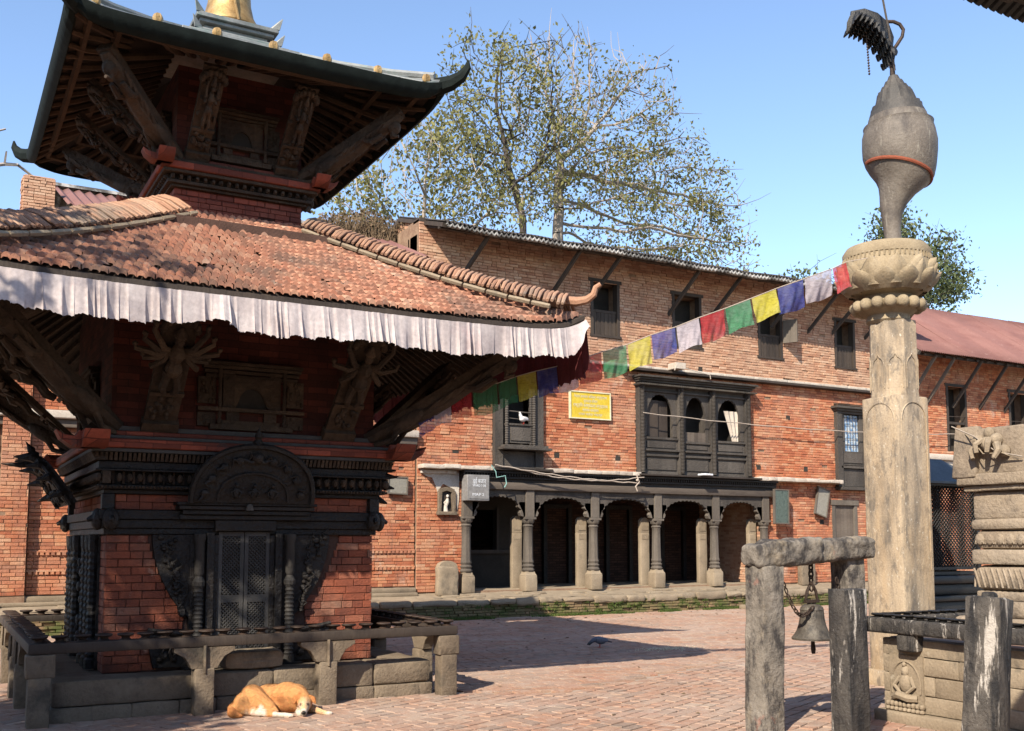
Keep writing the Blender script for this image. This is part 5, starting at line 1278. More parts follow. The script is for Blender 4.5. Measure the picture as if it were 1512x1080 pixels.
mb.ball((0, -.02, .43), (.035, .03, .045)); mb.ball((0, -.03, .485), (.018, .02, .02)); mb.ball((0, -.02, .33), (.06, .035, .08)); mb.tube([(-.12, -.02, .21), (-.05, -.05, .235), (.05, -.05, .215), (.12, -.02, .215)], [.03, .035, .035, .03], 7)
for s in (-1, 1): mb.tube([(s * .05, -.02, .38), (s * .10, -.035, .31), (s * .03, -.05, .25)], [.018, .018, .014], 6)
mb.tube([(.15 * cos(t), -.015, .31 + .2 * sin(t)) for t in [pi * i / 14 - .3 for i in range(18)]], .010, 5)
for i in range(9): mb.ball((-.17 + i * .0425, -.03, .155), (.024, .03, .026), 8, 5)
for i in range(9): mb.ball((-.17 + i * .0425, -.035, .115), (.022, .025, .02), 8, 5)
mb.build('relief_figure', 'stone', PL)
mb = MB()
mb.rbox(XW - .13, XW + .03, 1.2, YB + .12, .74, .86, b=.02, j=.007); mb.rbox(XW - .10, 12.6, YB - .02, YB + .13, .745, .855, b=.02, j=.006); mb.rbox(XW + .35, XW + .47, 1.5, YB - .3, .75, .84, b=.02, j=.006)
for y in (5.95, 4.3, 2.8): mb.rbox(XW - .11, XW + .02, y - .09, y + .09, .60, .745, b=.02, j=.006)
mb.build('rail', 'stone_black', PL, smooth=45)
mb = MB()
def lamps(p0, p1, n):
    for i in range(n):
        t = (i + .5) / n; p = Vector(p0).lerp(Vector(p1), t); mb.M = Matrix.Translation(p) @ Matrix.Rotation(U(-.08, .08), 4, 'X')
        mb.lathe([(.03, 0), (.035, .006), (.026, .014), (.05, .024), (.054, .032), (.03, .028)], 10)
    mb.M = None; mb.tube([Vector(p0) + Vector((.06, .06, .02)), Vector(p1) + Vector((.06, .06, .02))], .012, 5)
lamps((XW - .05, 1.3, .858), (XW - .05, YB + .05, .858), 46); lamps((XW - .02, YB + .06, .853), (12.5, YB + .06, .853), 46)
mb.build('oil_lamp_row', 'black', PL)
# votive pedestal on the platform
SX, SY = 8.17, 5.68
V_ = thing('votive_pedestal', (SX, SY, .70), 'moulded square stone pedestal standing on the platform at the right edge', 'pedestal')
mb = MB()
def sq(half, z0, z1, b=.03): mb.rbox(SX - half, SX + half, SY - half, SY + half, z0, z1, b=b, j=.004)
sq(.38, .70, .86); sq(.31, .86, 1.00); sq(.25, 1.0, 1.08, .02); sq(.265, 1.085, 1.30, .07); sq(.27, 1.305, 1.43, .02); sq(.245, 1.435, 1.60, .05); sq(.27, 1.60, 1.70, .04); sq(.25, 1.69, 1.93, .03); sq(.30, 1.93, 1.98, .015); sq(.34, 1.98, 2.08, .015)
mb.build('moulded_shaft', 'stone_pedestal', V_, smooth=40)
mb = MB()
for k in range(4):
    mb.M = Matrix.Translation((SX, SY, 0)) @ Matrix.Rotation(k * pi / 2, 4, 'Z')
    for i in range(5):
        x = -.19 + i * .095; mb.ball((x, -.245, 1.52), (.04, .025, .05), 8, 6); mb.tube([(x - .04, -.25, 1.48), (x, -.262, 1.56), (x + .04, -.25, 1.48)], .008, 5)
    for i in range(9): x = -.22 + i * .055; mb.tube([(x - .03, -.262, 1.27), (x, -.27, 1.2), (x + .02, -.262, 1.11)], .010, 5)
mb.build('carved_band', 'stone_pedestal', V_)
mb = MB(); mb.rbox(SX - .30, SX + .55, SY - .30, SY + .27, 2.082, 2.47, b=.02, j=.006)
mb.M = Matrix.Translation((SX - .33, SY + .29, 2.05)) @ Matrix.Rotation(radians(8), 4, 'Y'); mb.rbox(-.03, .04, -.16, .08, .0, .45, b=.015, j=.006); mb.M = None
mb.build('carved_block', 'stone_pedestal', V_, smooth=40)
mb = MB(); mb.M = Matrix.Translation((SX - .30, SY + .0, 0)) @ Matrix.Rotation(-pi / 2, 4, 'Z')
for (x, z, s, q) in ((-.10, 2.36, .05, .07), (-.02, 2.33, .06, .08), (.07, 2.36, .05, .07), (-.15, 2.27, .05, .05), (.14, 2.26, .05, .05), (0, 2.42, .05, .04)): mb.ball((x, -.03, z), (s, q, s * 1.1), 9, 7)
for s in (-1, 1): mb.tube([(s * .08, -.05, 2.33), (s * .13, -.10, 2.26), (s * .10, -.12, 2.20)], [.035, .03, .02], 7); mb.tube([(s * .03, -.08, 2.36), (s * .06, -.14, 2.32), (s * .05, -.14, 2.25)], [.03, .026, .02], 7)
mb.tube([(-.25, -.01, 2.44), (-.1, -.09, 2.34), (.0, -.12, 2.24), (.15, -.08, 2.24), (.25, -.01, 2.18)], .006, 5)
mb.build('relief_animals', 'stone', V_)
mb = MB()
mb.tube([(SX - .28, SY - .31, 2.42), (SX - .1, SY - .33, 2.28), (SX + .1, SY - .33, 2.2), (SX + .5, SY - .32, 2.12)], .007, 5); mb.tube([(SX + .05, SY - .33, 2.22), (SX + .14, SY - .34, 2.36), (SX + .26, SY - .33, 2.5)], .008, 5)
mb.tube([(SX - .42, SY + .3, 2.5), (SX - .4, SY + .1, 2.4), (SX - .38, SY - .1, 2.25), (SX - .33, SY - .3, 2.2)], .006, 5)
tag(mb.build('dry_twigs', 'bark', None), 'thin dry twigs lying against the carved block on the pedestal', 'twigs')
# iron lattice shrine cage
CG = thing('lattice_cage', (12.9, 10.3, 0), 'black iron lattice shrine cage with a small blue-grey tin roof behind the pillar', 'cage')
x0, x1, y0, y1 = 12.34, 13.42, 10.0, 10.68
mb = MB(); mb.rbox(x0 - .1, x1 + .1, y0 - .1, y1 + .1, 0, .66, b=.02, j=.004); mb.rbox(x0 - .16, x1 + .16, y0 - .16, y1 + .16, .66, .74, b=.02, j=.004); mb.rbox(x0 - .06, x1 + .06, y0 - .06, y1 + .06, .74, .90, b=.03, j=.004); mb.rbox(x0 - .12, x1 + .12, y0 - .12, y1 + .12, .90, 1.02, b=.03, j=.004); mb.build('plinth', 'black', CG)
mb = MB()
for x in (x0, x1):
    for y in (y0, y1): mb.box(x - .035, x + .035, y - .035, y + .035, 1.02, 2.36)
for z in (1.03, 1.10, 2.30): mb.box(x0, x1, y0 - .02, y0 + .02, z, z + .04); mb.box(x0, x1, y1 - .02, y1 + .02, z, z + .04); mb.box(x0 - .02, x0 + .02, y0, y1, z, z + .04); mb.box(x1 - .02, x1 + .02, y0, y1, z, z + .04)
mb.build('frame', 'black', CG)
mb = MB()
def lattice(P_, W_, H_, st=.062):
    k = -H_
    while k < W_:
        for d in (1, -1):
            a = max(0, k); b = min(W_, k + H_)
            if b - a > .02:
                za, zb = a - k, b - k
                if d < 0: za, zb = H_ - za, H_ - zb
                mb.tube([P_(a, za), P_(b, zb)], .013, 4, False, flat=.5)
        k += st
lattice(lambda a, z: (x0 + a, y0, 1.1 + z), x1 - x0, 1.2); lattice(lambda a, z: (x0, y0 + a, 1.1 + z), y1 - y0, 1.2); lattice(lambda a, z: (x1, y0 + a, 1.1 + z), y1 - y0, 1.2); lattice(lambda a, z: (x0 + a, y1, 1.1 + z), x1 - x0, 1.2)
mb.build('lattice', 'black', CG)
mb = MB(); xm, ym = (x0 + x1) / 2, (y0 + y1) / 2
mb.ball((xm, ym, 1.28), (.16, .14, .2)); mb.ball((xm, ym, 1.55), .09); mb.box(xm - .25, xm + .25, ym - .2, ym + .2, 1.03, 1.12); mb.build('idol', 'stone_gray', CG)
Mt['tin'] = mat('blue_grey_tin', [(.05, .06, .07), (.09, .105, .12), (.14, .155, .17)], 3, .3, .55, .4, 30, metal=.2)
mb = MB(); xa, xb, ya, yb = x0 - .05, x1 + .12, y0 - .10, y1 + .05
mb.add([(xa, ya, 2.36), (xb, ya, 2.36), (xb, yb, 2.36), (xa, yb, 2.36), (xm - .25, ym, 2.72), (xm + .25, ym, 2.72), (xa, ya, 2.33), (xb, ya, 2.33), (xb, yb, 2.33), (xa, yb, 2.33)], [(0, 1, 5, 4), (1, 2, 5), (2, 3, 4, 5), (3, 0, 4), (6, 7, 1, 0), (7, 8, 2, 1), (8, 9, 3, 2), (9, 6, 0, 3), (9, 8, 7, 6)])
mb.build('tin_roof', 'tin', CG, smooth=0)
mb = MB(); mb.lathe([(.06, 2.66), (.07, 2.72), (.03, 2.76), (.055, 2.80), (.025, 2.85), (.045, 2.89), (.02, 2.94), (.005, 3.02)], 12, (xm - .18, ym, 0)); mb.build('finial', 'black', CG)

# ------------------------------------------------------------ things on and by the facade
def board(name, X, Z, W_, H_, rot, fm, pm, label, cat, tilt=0, depth=.04, z_off=.06):
    t = thing(name, (X, FY - z_off, Z - H_ / 2), label, cat); M_ = Matrix.Translation((X, FY - z_off, Z)) @ Matrix.Rotation(rot, 4, 'Y') @ Matrix.Rotation(tilt, 4, 'X')
    m_ = MB(.5); m_.M = M_; m_.box(-W_ / 2, W_ / 2, -.005, depth, -H_ / 2, H_ / 2); m_.build('panel', pm, t)
    m_ = MB(.5); m_.M = M_; e = .025
    for a, b, c, d in ((-W_ / 2 - e, W_ / 2 + e, -H_ / 2 - e, -H_ / 2), (-W_ / 2 - e, W_ / 2 + e, H_ / 2, H_ / 2 + e), (-W_ / 2 - e, -W_ / 2, -H_ / 2, H_ / 2), (W_ / 2, W_ / 2 + e, -H_ / 2, H_ / 2)): m_.box(a, b, -.02, depth + .005, c, d)
    m_.build('frame', fm, t); return t
Mt['yellow'] = mat('yellow_enamel', [(.60, .40, .02), (.72, .52, .04), (.75, .60, .12)], 3, 0, .5, .1, 20)
Mt['cream'] = mat('cream_paint', [(.72, .66, .42), (.8, .76, .55)], 3, 0, .6, .1, 20)
Mt['grey_board'] = mat('grey_printed_board', [(.20, .19, .16), (.30, .28, .23), (.22, .21, .19)], 14, 0, .7, .2, 20)
Mt['green_board'] = mat('dark_green_glass_board', [(.03, .045, .04), (.10, .13, .11), (.05, .07, .06)], 9, 0, .25, .1, 20)
Mt['grey_box'] = mat('grey_enamel_box', [(.20, .19, .18), (.27, .26, .25), (.30, .29, .28)], 5, 0, .5, .2, 20, stains=[(4, (.16, .09, .06), .62, .7, (1, 1, 1), .7)])
Mt['white_text'] = mat('white_paint_marks', [(.75, .78, .8), (.8, .82, .85)], 3, 0, .5, .1, 20)
Mt['red_text'] = mat('red_paint_marks', [(.5, .05, .04), (.55, .08, .05)], 3, 0, .5, .1, 20)
sg = board('signboard', 12.52, 4.47, 1.02, .56, radians(-.3), 'cream', 'yellow', 'yellow rectangular signboard with pale lettering on the brick wall', 'signboard')
ys = FY - .06 - .008
for tx_, zz_, sz, wd in (('नेपाल सरकार शिक्षा मन्त्रालय', 4.655, .085, .86), ('पुरातत्व विभाग', 4.56, .085, .36), ('राष्ट्रिय काष्ठकला संग्रहालय', 4.46, .10, .9), ('स्मारक संरक्षण', 4.36, .09, .42), ('दरबार क्षेत्र भक्तपुर', 4.27, .07, .62)):
    text_obj(tx_, 'lettering', 'cream', sg, (12.52, ys, zz_), sz, width=wd)
mbx = thing('meter_box', (9.62, FY - .2, 2.30), 'grey metal electricity box with small white lettering beside the first arch', 'electricity box')
m_ = MB(.5); m_.box(9.36, 9.86, FY - .36, FY - .10, 2.32, 2.84); m_.build('box', 'grey_box', mbx, bevel=.01)
m_ = MB(.5); m_.box(9.40, 9.84, FY - .372, FY - .361, 2.36, 2.56); m_.build('lower_lid', 'grey_box', mbx)
text_obj('डुई बजार', 'lettering', 'white_text', mbx, (9.63, FY - .363, 2.71), .13, width=.30); text_obj('WARD 7 DB', 'lettering', 'white_text', mbx, (9.63, FY - .363, 2.62), .07, width=.30); text_obj('MAP 2', 'lettering', 'white_text', mbx, (9.6, FY - .374, 2.44), .08, width=.26)
board('notice_board', 17.86, 2.34, .42, .78, radians(1), 'wood_gray', 'green_board', 'dark glass-fronted notice board in a grey frame at the right end of the arcade', 'notice board', z_off=.28)
board('notice_board', 19.38, 2.48, .36, .66, radians(16), 'wood_gray', 'grey_board', 'grey framed board hanging askew near the small door', 'notice board', tilt=radians(-4), z_off=.12)
pq = board('wall_plaque', 7.99, 2.60, .38, .30, radians(2), 'wood_gray', 'grey_board', 'small grey plaque with a faint red line on the left wing wall', 'plaque', z_off=.04)
text_obj('संरक्षित', 'lettering', 'red_text', pq, (7.99, LY - .075, 2.50), .06, width=.26)
# statue niche in whitewash
NI = thing('statue_niche', (9.04, FY - .03, 2.0), 'small arched stone niche holding a pale statuette, set in flaking whitewash', 'niche')
m_ = MB(.5)
pl = [(8.52, 2.90), (9.34, 2.92), (9.34, 2.35), (9.30, 2.10), (9.24, 2.55), (8.98, 2.66), (8.86, 2.50), (8.82, 2.62), (8.74, 2.78), (8.62, 2.80), (8.52, 2.86)]
m_.prism(pl[::-1], FY - .024, FY + .0); m_.rbox(8.48, 9.26, FY - .09, FY, 2.86, 2.93, b=.01, j=.003); m_.build('plaster_patch', 'white_plaster', NI)
m_ = MB(); us = [8.88 + .34 * i / 16 for i in range(17)]
m_.strip(us, [2.44 + .08 * (1 - abs(u - 9.05) / .17) ** .5 if abs(u - 9.05) < .12 else 2.10 for u in us], [2.60 - .3 * abs(u - 9.05) for u in us], FY - .07, FY - .0)
m_.rbox(8.84, 9.28, FY - .10, FY, 2.03, 2.10, b=.01, j=.003); m_.rbox(8.86, 8.93, FY - .07, FY, 2.10, 2.5, b=.01, j=.003); m_.rbox(9.18, 9.25, FY - .07, FY, 2.10, 2.5, b=.01, j=.003); m_.build('niche_frame', 'stone_gray', NI)
m_ = MB(.1); m_.box(8.92, 9.19, FY - .02, FY - .012, 2.1, 2.5); m_.build('niche_back', 'wood_plain', NI)
m_ = MB(); x = 9.06; m_.tube([(x - .02, FY - .04, 2.10), (x - .03, FY - .045, 2.2), (x, FY - .05, 2.3), (x + .01, FY - .05, 2.37)], [.05, .035, .045, .02], 8); m_.ball((x + .01, FY - .05, 2.41), (.028, .028, .035)); m_.tube([(x, FY - .05, 2.34), (x - .07, FY - .06, 2.28), (x - .04, FY - .07, 2.22)], .014, 6)
m_.build('statuette', 'white_plaster', NI)
mb = MB(); mb.rbox(8.78, 9.24, FY - .25, FY - .06, .40, 1.02, b=.06, j=.012)
mb.prism([(8.80 + .42 * i / 10, 1.0 + .12 * sin(pi * i / 10) ** .5) for i in range(11)][::-1], FY - .235, FY - .075)
tag(mb.build('stone_slab', 'stone', None, smooth=45), 'round-topped buff stone slab leaning by the first arcade column', 'stone slab')
mb = MB(); mb.rbox(18.55, 19.0, FY - .22, FY - .04, .44, 1.0, b=.03, j=.006); tag(mb.build('stone_slab', 'stone_gray', None, smooth=45), 'low grey square slab against the wall right of the arcade', 'stone slab')
mb = MB(); mb.rbox(15.85, 16.35, 17.62, 17.95, -.02, .10, b=.04, j=.01); tag(mb.build('loose_stone', 'stone', None, smooth=45), 'flat loose stone at the foot of the mossy terrace wall', 'stone')
# wires
def sagwire(p0, p1, sag, r_, label, m='wire', n=24, cat='cable'):
    m_ = MB(); p0, p1 = Vector(p0), Vector(p1); m_.tube([p0.lerp(p1, i / n) - Vector((0, 0, sag * 4 * (i / n) * (1 - i / n) + .01 * sin(i * 1.9))) for i in range(n + 1)], r_, 5); tag(m_.build('cable', m, None), label, cat)
sagwire((13.85, FY - .2, 4.38), (24.9, FY - .25, 4.45), .14, .012, 'thin pale wire strung across the triple window towards the pillar')
sagwire((10.0, FY - .36, 3.06), (13.6, FY - .38, 2.78), .06, .014, 'sagging pale cable below the single carved window')
sagwire((10.4, FY - .34, 3.02), (13.7, FY - .40, 2.92), .16, .012, 'lower slack cable looped under the pale ledge')
m_ = MB(); m_.tube([(9.9, FY - .36, 3.05), (10.0, FY - .37, 2.92), (10.02, FY - .37, 2.8), (10.22, FY - .37, 2.84), (10.25, FY - .37, 2.68), (10.2, FY - .37, 2.6)], .012, 5); Mt['cyan'] = mat('pale_green_cable', [(.2, .42, .38), (.3, .5, .45)], 3, .1, .6, .1, 20)
tag(m_.build('cable', 'cyan', None), 'short dangling pale green cable end above the first arch', 'cable')
m_ = MB(); m_.tube([(13.5, FY - .4, 2.95), (13.55, FY - .42, 2.8), (13.45, FY - .42, 2.7), (13.5, FY - .42, 2.6)], .016, 5); m_.ball((13.5, FY - .42, 2.84), .03)
tag(m_.build('cable', 'wire', None), 'knotted pale cable end hanging below the triple window', 'cable')
m_ = MB(); m_.box(14.62, 14.90, FY - .42, FY - .12, 5.42, 5.56); m_.tube([(14.62, FY - .4, 5.45), (14.55, FY - .45, 5.36)], .012, 5); m_.tube([(14.9, FY - .4, 5.44), (15.6, FY - .42, 5.34), (15.62, FY - .42, 5.24)], .012, 5)
tag(m_.build('floodlight', 'ledge_pale', None, bevel=.01), 'small pale box lamp fixed above the triple window', 'lamp')
m_ = MB(); m_.rbox(15.3, 15.62, FY - .46, FY - .28, 3.00, 3.05, b=.015, j=.008); tag(m_.build('cloth_scrap', 'white_text', None), 'white scrap lying on the sill board below the triple window', 'scrap')
# ------------------------------------------------------------ dog
DM = mat('short_fawn_fur', [(.8, .8, .8), (1, 1, 1)], 30, .0, .9, .5, 160, vcol=True, bdist=.004, stretch=(.4, 1, 1))
FAWN = (.62, .30, .11); DEEP = (.48, .19, .06); PALE = (.72, .46, .24); WHT = (.72, .62, .50); BLK = (.015, .012, .01)
dog = thing('dog', (2.72, 9.02, 0), 'fawn dog with white muzzle and feet curled asleep on the paving before the railing', 'dog')
mb = MB(.5); mb.M = Matrix.Translation((2.72, 9.00, 0)) @ Matrix.Rotation(radians(-22), 4, 'Z') @ Matrix.Diagonal((.86, .95, .97, 1))
def col(c): mb.col = c
def E_(c, r, cc, rot=None): col(cc); mb.ball(c, r, 16, 11, rot=rot)
def T_(p, r, cc): col(cc); mb.tube(p, r, 12); [mb.ball(q, rr * .98, 12, 8) for q, rr in ((p[0], r[0] if hasattr(r, '__len__') else r), (p[-1], r[-1] if hasattr(r, '__len__') else r))]
E_((-.27, .14, .115), (.17, .15, .125), FAWN); E_((-.10, .20, .125), (.19, .13, .128), FAWN); E_((.06, .17, .135), (.17, .13, .135), FAWN)
E_((.16, .10, .13), (.13, .12, .13), FAWN); E_((.02, .08, .08), (.2, .1, .08), DEEP)
T_([(-.28, .06, .14), (-.20, .0, .115), (-.08, -.06, .075)], [.13, .105, .06], FAWN)
T_([(-.35, .0, .10), (-.30, -.04, .075), (-.24, -.05, .06)], [.11, .08, .05], FAWN)
T_([(-.07, -.06, .07), (-.02, -.10, .045), (-.10, -.13, .035)], [.05, .036, .03], FAWN)
T_([(-.12, -.13, .032), (.0, -.16, .028), (.11, -.18, .024)], [.03, .022, .022], WHT); E_((.13, -.19, .022), (.04, .026, .02), WHT)
T_([(-.30, -.04, .05), (-.24, -.09, .04), (-.16, -.11, .035)], [.035, .032, .03], WHT)
T_([(.16, .06, .16), (.22, .0, .15), (.26, -.04, .125)], [.10, .085, .07], FAWN)
E_((.262, -.075, .108), (.072, .078, .066), FAWN); E_((.262, -.11, .125), (.045, .05, .04), PALE)
T_([(.262, -.12, .092), (.262, -.165, .066), (.262, -.20, .046)], [.052, .038, .030], WHT); T_([(.262, -.13, .12), (.262, -.17, .09)], [.03, .022], PALE)
E_((.262, -.225, .05), (.017, .013, .013), BLK)
for s, e in ((-1, .0), (1, .0)):
    T_([(.262 + s * .052, -.05, .155), (.262 + s * .088, -.065, .145), (.262 + s * .105, -.095, .112)], [.026, .022, .010], DEEP)
    E_((.262 + s * .030, -.146, .114), (.013, .006, .0025), (.10, .05, .03))
T_([(.28, .02, .06), (.36, -.01, .045), (.43, -.07, .03), (.48, -.10, .024)], [.05, .032, .024, .022], PALE); E_((.505, -.11, .022), (.04, .026, .021), WHT)
T_([(.24, .0, .05), (.20, -.07, .03), (.22, -.13, .026)], [.05, .035, .028], WHT)
T_([(-.41, .10, .09), (-.46, .0, .06), (-.45, -.10, .042), (-.40, -.17, .032), (-.345, -.18, .028)], [.06, .05, .045, .038, .016], DEEP)
db = remesh(mb, 'body', DM, dog, voxel=.0075, smooth=2)
me = db.data; fur = MB(); ca = me.attributes['col'].data; O_ = OFF[db]; nv = len(me.vertices)
for _ in range(17000):
    v = me.vertices[random.randrange(nv)]; p = v.co; n_ = v.normal
    if n_.z < -.5: continue
    d = Vector((-1, .25, -.35)) + Vector((U(-.3, .3), U(-.3, .3), U(-.3, .3))); d = d - n_ * d.dot(n_); 
    if d.length < .05: continue
    d = d.normalized() + n_ * .35; l = U(.010, .020); sdv = d.cross(n_).normalized() * .0011; fur.col = tuple(q * U(.75, 1.2) for q in ca[v.index].color[:3]); q = p + O_
    fur.add([q - sdv, q + sdv, q + d * l], [(0, 1, 2)])
fur.build('fur', DM, db, smooth=0)
# ------------------------------------------------------------ pigeons
def pigeon(x, y, z, rz, s, cols, label, pecking=False):
    m_ = mat('pigeon_feathers', [(.85, .85, .85), (1, 1, 1)], 30, .0, .7, .3, 90, vcol=True, bdist=.002)
    t = thing('pigeon', (x, y, z), label, 'pigeon'); g = MB(.5); g.M = Matrix.Translation((x, y, z)) @ Matrix.Rotation(rz, 4, 'Z') @ Matrix.Scale(s, 4); b, hd, wg, tl = cols
    g.col = b; g.ball((0, 0, .10), (.085, .052, .052), 14, 10, rot=Matrix.Rotation(radians(-8 if not pecking else 14), 3, 'Y'))
    if pecking: g.tube([(-.06, 0, .11), (-.10, 0, .095), (-.135, 0, .065)], [.038, .028, .022], 10); g.col = hd; g.ball((-.145, 0, .055), (.026, .021, .021), 10, 8); g.col = (.1, .08, .07); g.tube([(-.162, 0, .05), (-.185, 0, .03)], [.008, .003], 6)
    else: g.tube([(-.05, 0, .13), (-.075, 0, .17), (-.08, 0, .20)], [.04, .028, .022], 10); g.col = hd; g.ball((-.085, 0, .205), (.026, .021, .022), 10, 8); g.col = (.2, .15, .12); g.tube([(-.105, 0, .205), (-.13, 0, .198)], [.008, .003], 6)
    g.col = wg
    for q in (-1, 1): g.ball((.03, q * .045, .108), (.085, .014, .034), 12, 8, rot=Matrix.Rotation(radians(6), 3, 'Y'))
    g.col = tl; g.tube([(.06, 0, .10), (.12, 0, .085), (.165, 0, .075)], [.03, .03, .026], 8, flat=.3)
    remesh(g, 'body', m_, t, voxel=.006 * s, smooth=1)
    g = MB(.5); 
    for q in (-1, 1): g.M = Matrix.Translation((x, y, z)) @ Matrix.Rotation(rz, 4, 'Z') @ Matrix.Scale(s, 4); g.tube([(.0, q * .02, .07), (.0, q * .022, .01)], .005, 5); g.tube([(.01, q * .022, .006), (-.03, q * .024, .004)], .005, 5)
    g.build('legs', 'red_text', t)
pigeon(8.34, 12.35, .005, radians(-25), 1.05, ((.13, .14, .18), (.04, .05, .055), (.17, .18, .22), (.03, .03, .04)), 'dark grey pigeon feeding in the shadow in the middle of the square', True)
pigeon(10.78, FY - .12, 3.95, radians(20), 1.15, ((.75, .72, .70),) * 4, 'white pigeon sitting on the ledge of the single carved window')
# scattered grain
mb = MB()
for _ in range(240): x, y = random.gauss(9.05, .25), random.gauss(11.75, .10); mb.ball((x, y, .014), (.010, .007, .004), 5, 3)
o = mb.build('scattered_grain', 'cream', None); tag(o, kind='stuff'); o['label'] = 'pale grain scattered on the paving beside the dark pigeon'

mb = MB()
for _ in range(320):
    x = U(1, 16); y = U(5.5, 17.8) if R() < .6 else U(16.5, 17.9)
    if .7 < x < 4.7 and 9.2 < y < 13.2: continue
    a = U(0, 6.28); l = U(.015, .05); w_ = l * U(.15, .5); c_, s_ = cos(a), sin(a)
    mb.add([(x + c_ * l, y + s_ * l, .012), (x - s_ * w_, y + c_ * w_, .016 + U(0, .01)), (x - c_ * l, y - s_ * l, .012), (x + s_ * w_, y - c_ * w_, .014)], [(0, 1, 2, 3)])
o = mb.build('leaf_litter', 'twig', None, smooth=0, origin=(0, 0, 0)); tag(o, kind='stuff'); o['label'] = 'dry leaf and straw bits strewn over the paving'
# ------------------------------------------------------------ trees
def grow(base, trunk, att, step=.45, kill=.6, infl=3.5, iters=170, seed=1):
    rs = np.random.RandomState(seed); nodes = [np.array(base, float)]; par = [-1]
    for p in trunk:
        a = nodes[-1]; p = np.array(p, float); k = max(1, int(np.linalg.norm(p - a) / step))
        st0 = len(nodes) - 1
        for i in range(1, k + 1): nodes.append(a + (p - a) * i / k + rs.normal(0, .03, 3)); par.append(len(nodes) - 2)
    att = np.array(att); alive = np.ones(len(att), bool); N = np.array(nodes); best = np.full(len(att), 1e9); bi = np.zeros(len(att), int); done = 0
    for it in range(iters):
        new = N[done:]
        if len(new):
            d = np.sqrt(((att[:, None] - new[None]) ** 2).sum(2)); j = d.argmin(1); dm = d[np.arange(len(att)), j]; m = dm < best; best[m] = dm[m]; bi[m] = j[m] + done
        done = len(N); alive &= best > kill; act = alive & (best < infl + (6 if it < 12 else 0))
        if not act.any(): break
        add = []; 
        for n in np.unique(bi[act]):
            v = att[act & (bi == n)] - N[n]; v = (v / np.linalg.norm(v, axis=1)[:, None]).mean(0); l = np.linalg.norm(v)
            if l < 1e-3: continue
            add.append(N[n] + v / l * step + rs.normal(0, step * .12, 3)); par.append(int(n))
        if not add: break
        N = np.vstack([N, add])
    return N, par
def tree(name, label, base, trunk, blobs, npt, leafm, barkm, rtip=.012, step=.45, kill=.6, leaf=(.10, .20), nleaf=5, seed=1, group=None, twig=True, clump=.35, power=2.3, radmax=.3):
    rs = np.random.RandomState(seed); att = []; dens = []
    tot = sum(b[3] * b[4] * b[5] for b in blobs)
    for b in blobs:
        k = int(npt * b[3] * b[4] * b[5] / tot) + 3
        v = rs.normal(size=(k, 3)); v /= np.linalg.norm(v, axis=1)[:, None]; v *= rs.uniform(0, 1, (k, 1)) ** .45
        for q in v: att.append((b[0] + q[0] * b[3], b[1] + q[1] * b[4], b[2] + q[2] * b[5]))
    N, par = grow(base, trunk, att, step, kill, seed=seed); n = len(N); rad = np.zeros(n); kids = [[] for _ in range(n)]
    for i in range(1, n): kids[par[i]].append(i)
    for i in range(n - 1, -1, -1):
        rad[i] = rtip if not kids[i] else (sum(rad[k] ** power for k in kids[i])) ** (1 / power)
    rad = np.minimum(rad, radmax); t = thing(name, base, label, 'tree', group); mb = MB()
    for i in range(1, n):
        p = par[i]; r0, r1 = rad[p], rad[i]
        if p and r0 > r1 * 1.6: r0 = r1 * 1.3
        mb.tube([N[p], N[i]], [r0, r1], 7 if r1 > .07 else (5 if r1 > .03 else 3), False)
    tips = [i for i in range(n) if rad[i] < rtip * 2.4]
    if twig:
        for i in tips:
            for _ in range(1):
                d = rs.normal(size=3) * .28 + (N[i] - N[max(par[i], 0)]) * .9 + np.array([0, 0, .05]); mid = N[i] + d * .5 + rs.normal(size=3) * .05; mb.tube([N[i], mid, N[i] + d * 1.1], [rtip * .9, rtip * .7, rtip * .35], 3, False)
    mb.build('trunk', barkm, t)
    cr = MB(); L = []
    for i in tips:
        p = N[i]; dd = 0
        for b in blobs:
            q = ((p[0] - b[0]) / b[3]) ** 2 + ((p[1] - b[1]) / b[4]) ** 2 + ((p[2] - b[2]) / b[5]) ** 2
            if q < 1.5: dd = max(dd, b[6])
        nz = sin(p[0] * 1.3 + seed) * cos(p[1] * 1.7) * sin(p[2] * 1.5 + 2) + .35
        nz2 = sin(p[0] * 2.9 + seed) * cos(p[1] * 2.7 + 1) * sin(p[2] * 3.1 + 2 * seed)
        k = int(rs.poisson(max(0, nleaf * dd * (.08 + .8 * max(0, nz) + 2.2 * max(0, nz2)))))
        sh = R()
        for _ in range(k):
            c = p + rs.normal(size=3) * clump * np.array([1, 1, .8]); l = rs.uniform(*leaf); a = Vector(rs.normal(size=3) + np.array([0, 0, -.9])).normalized() * l; s_ = a.cross(Vector(rs.normal(size=3))).normalized() * l * .28; c = Vector(c)
            cr.add([c, c + a * .5 + s_, c + a, c + a * .5 - s_], [(0, 1, 2, 3)], min(1, max(0, sh * .6 + .4 * R())))
    if cr.v: cr.build('crown', leafm, t, smooth=0)
    return t
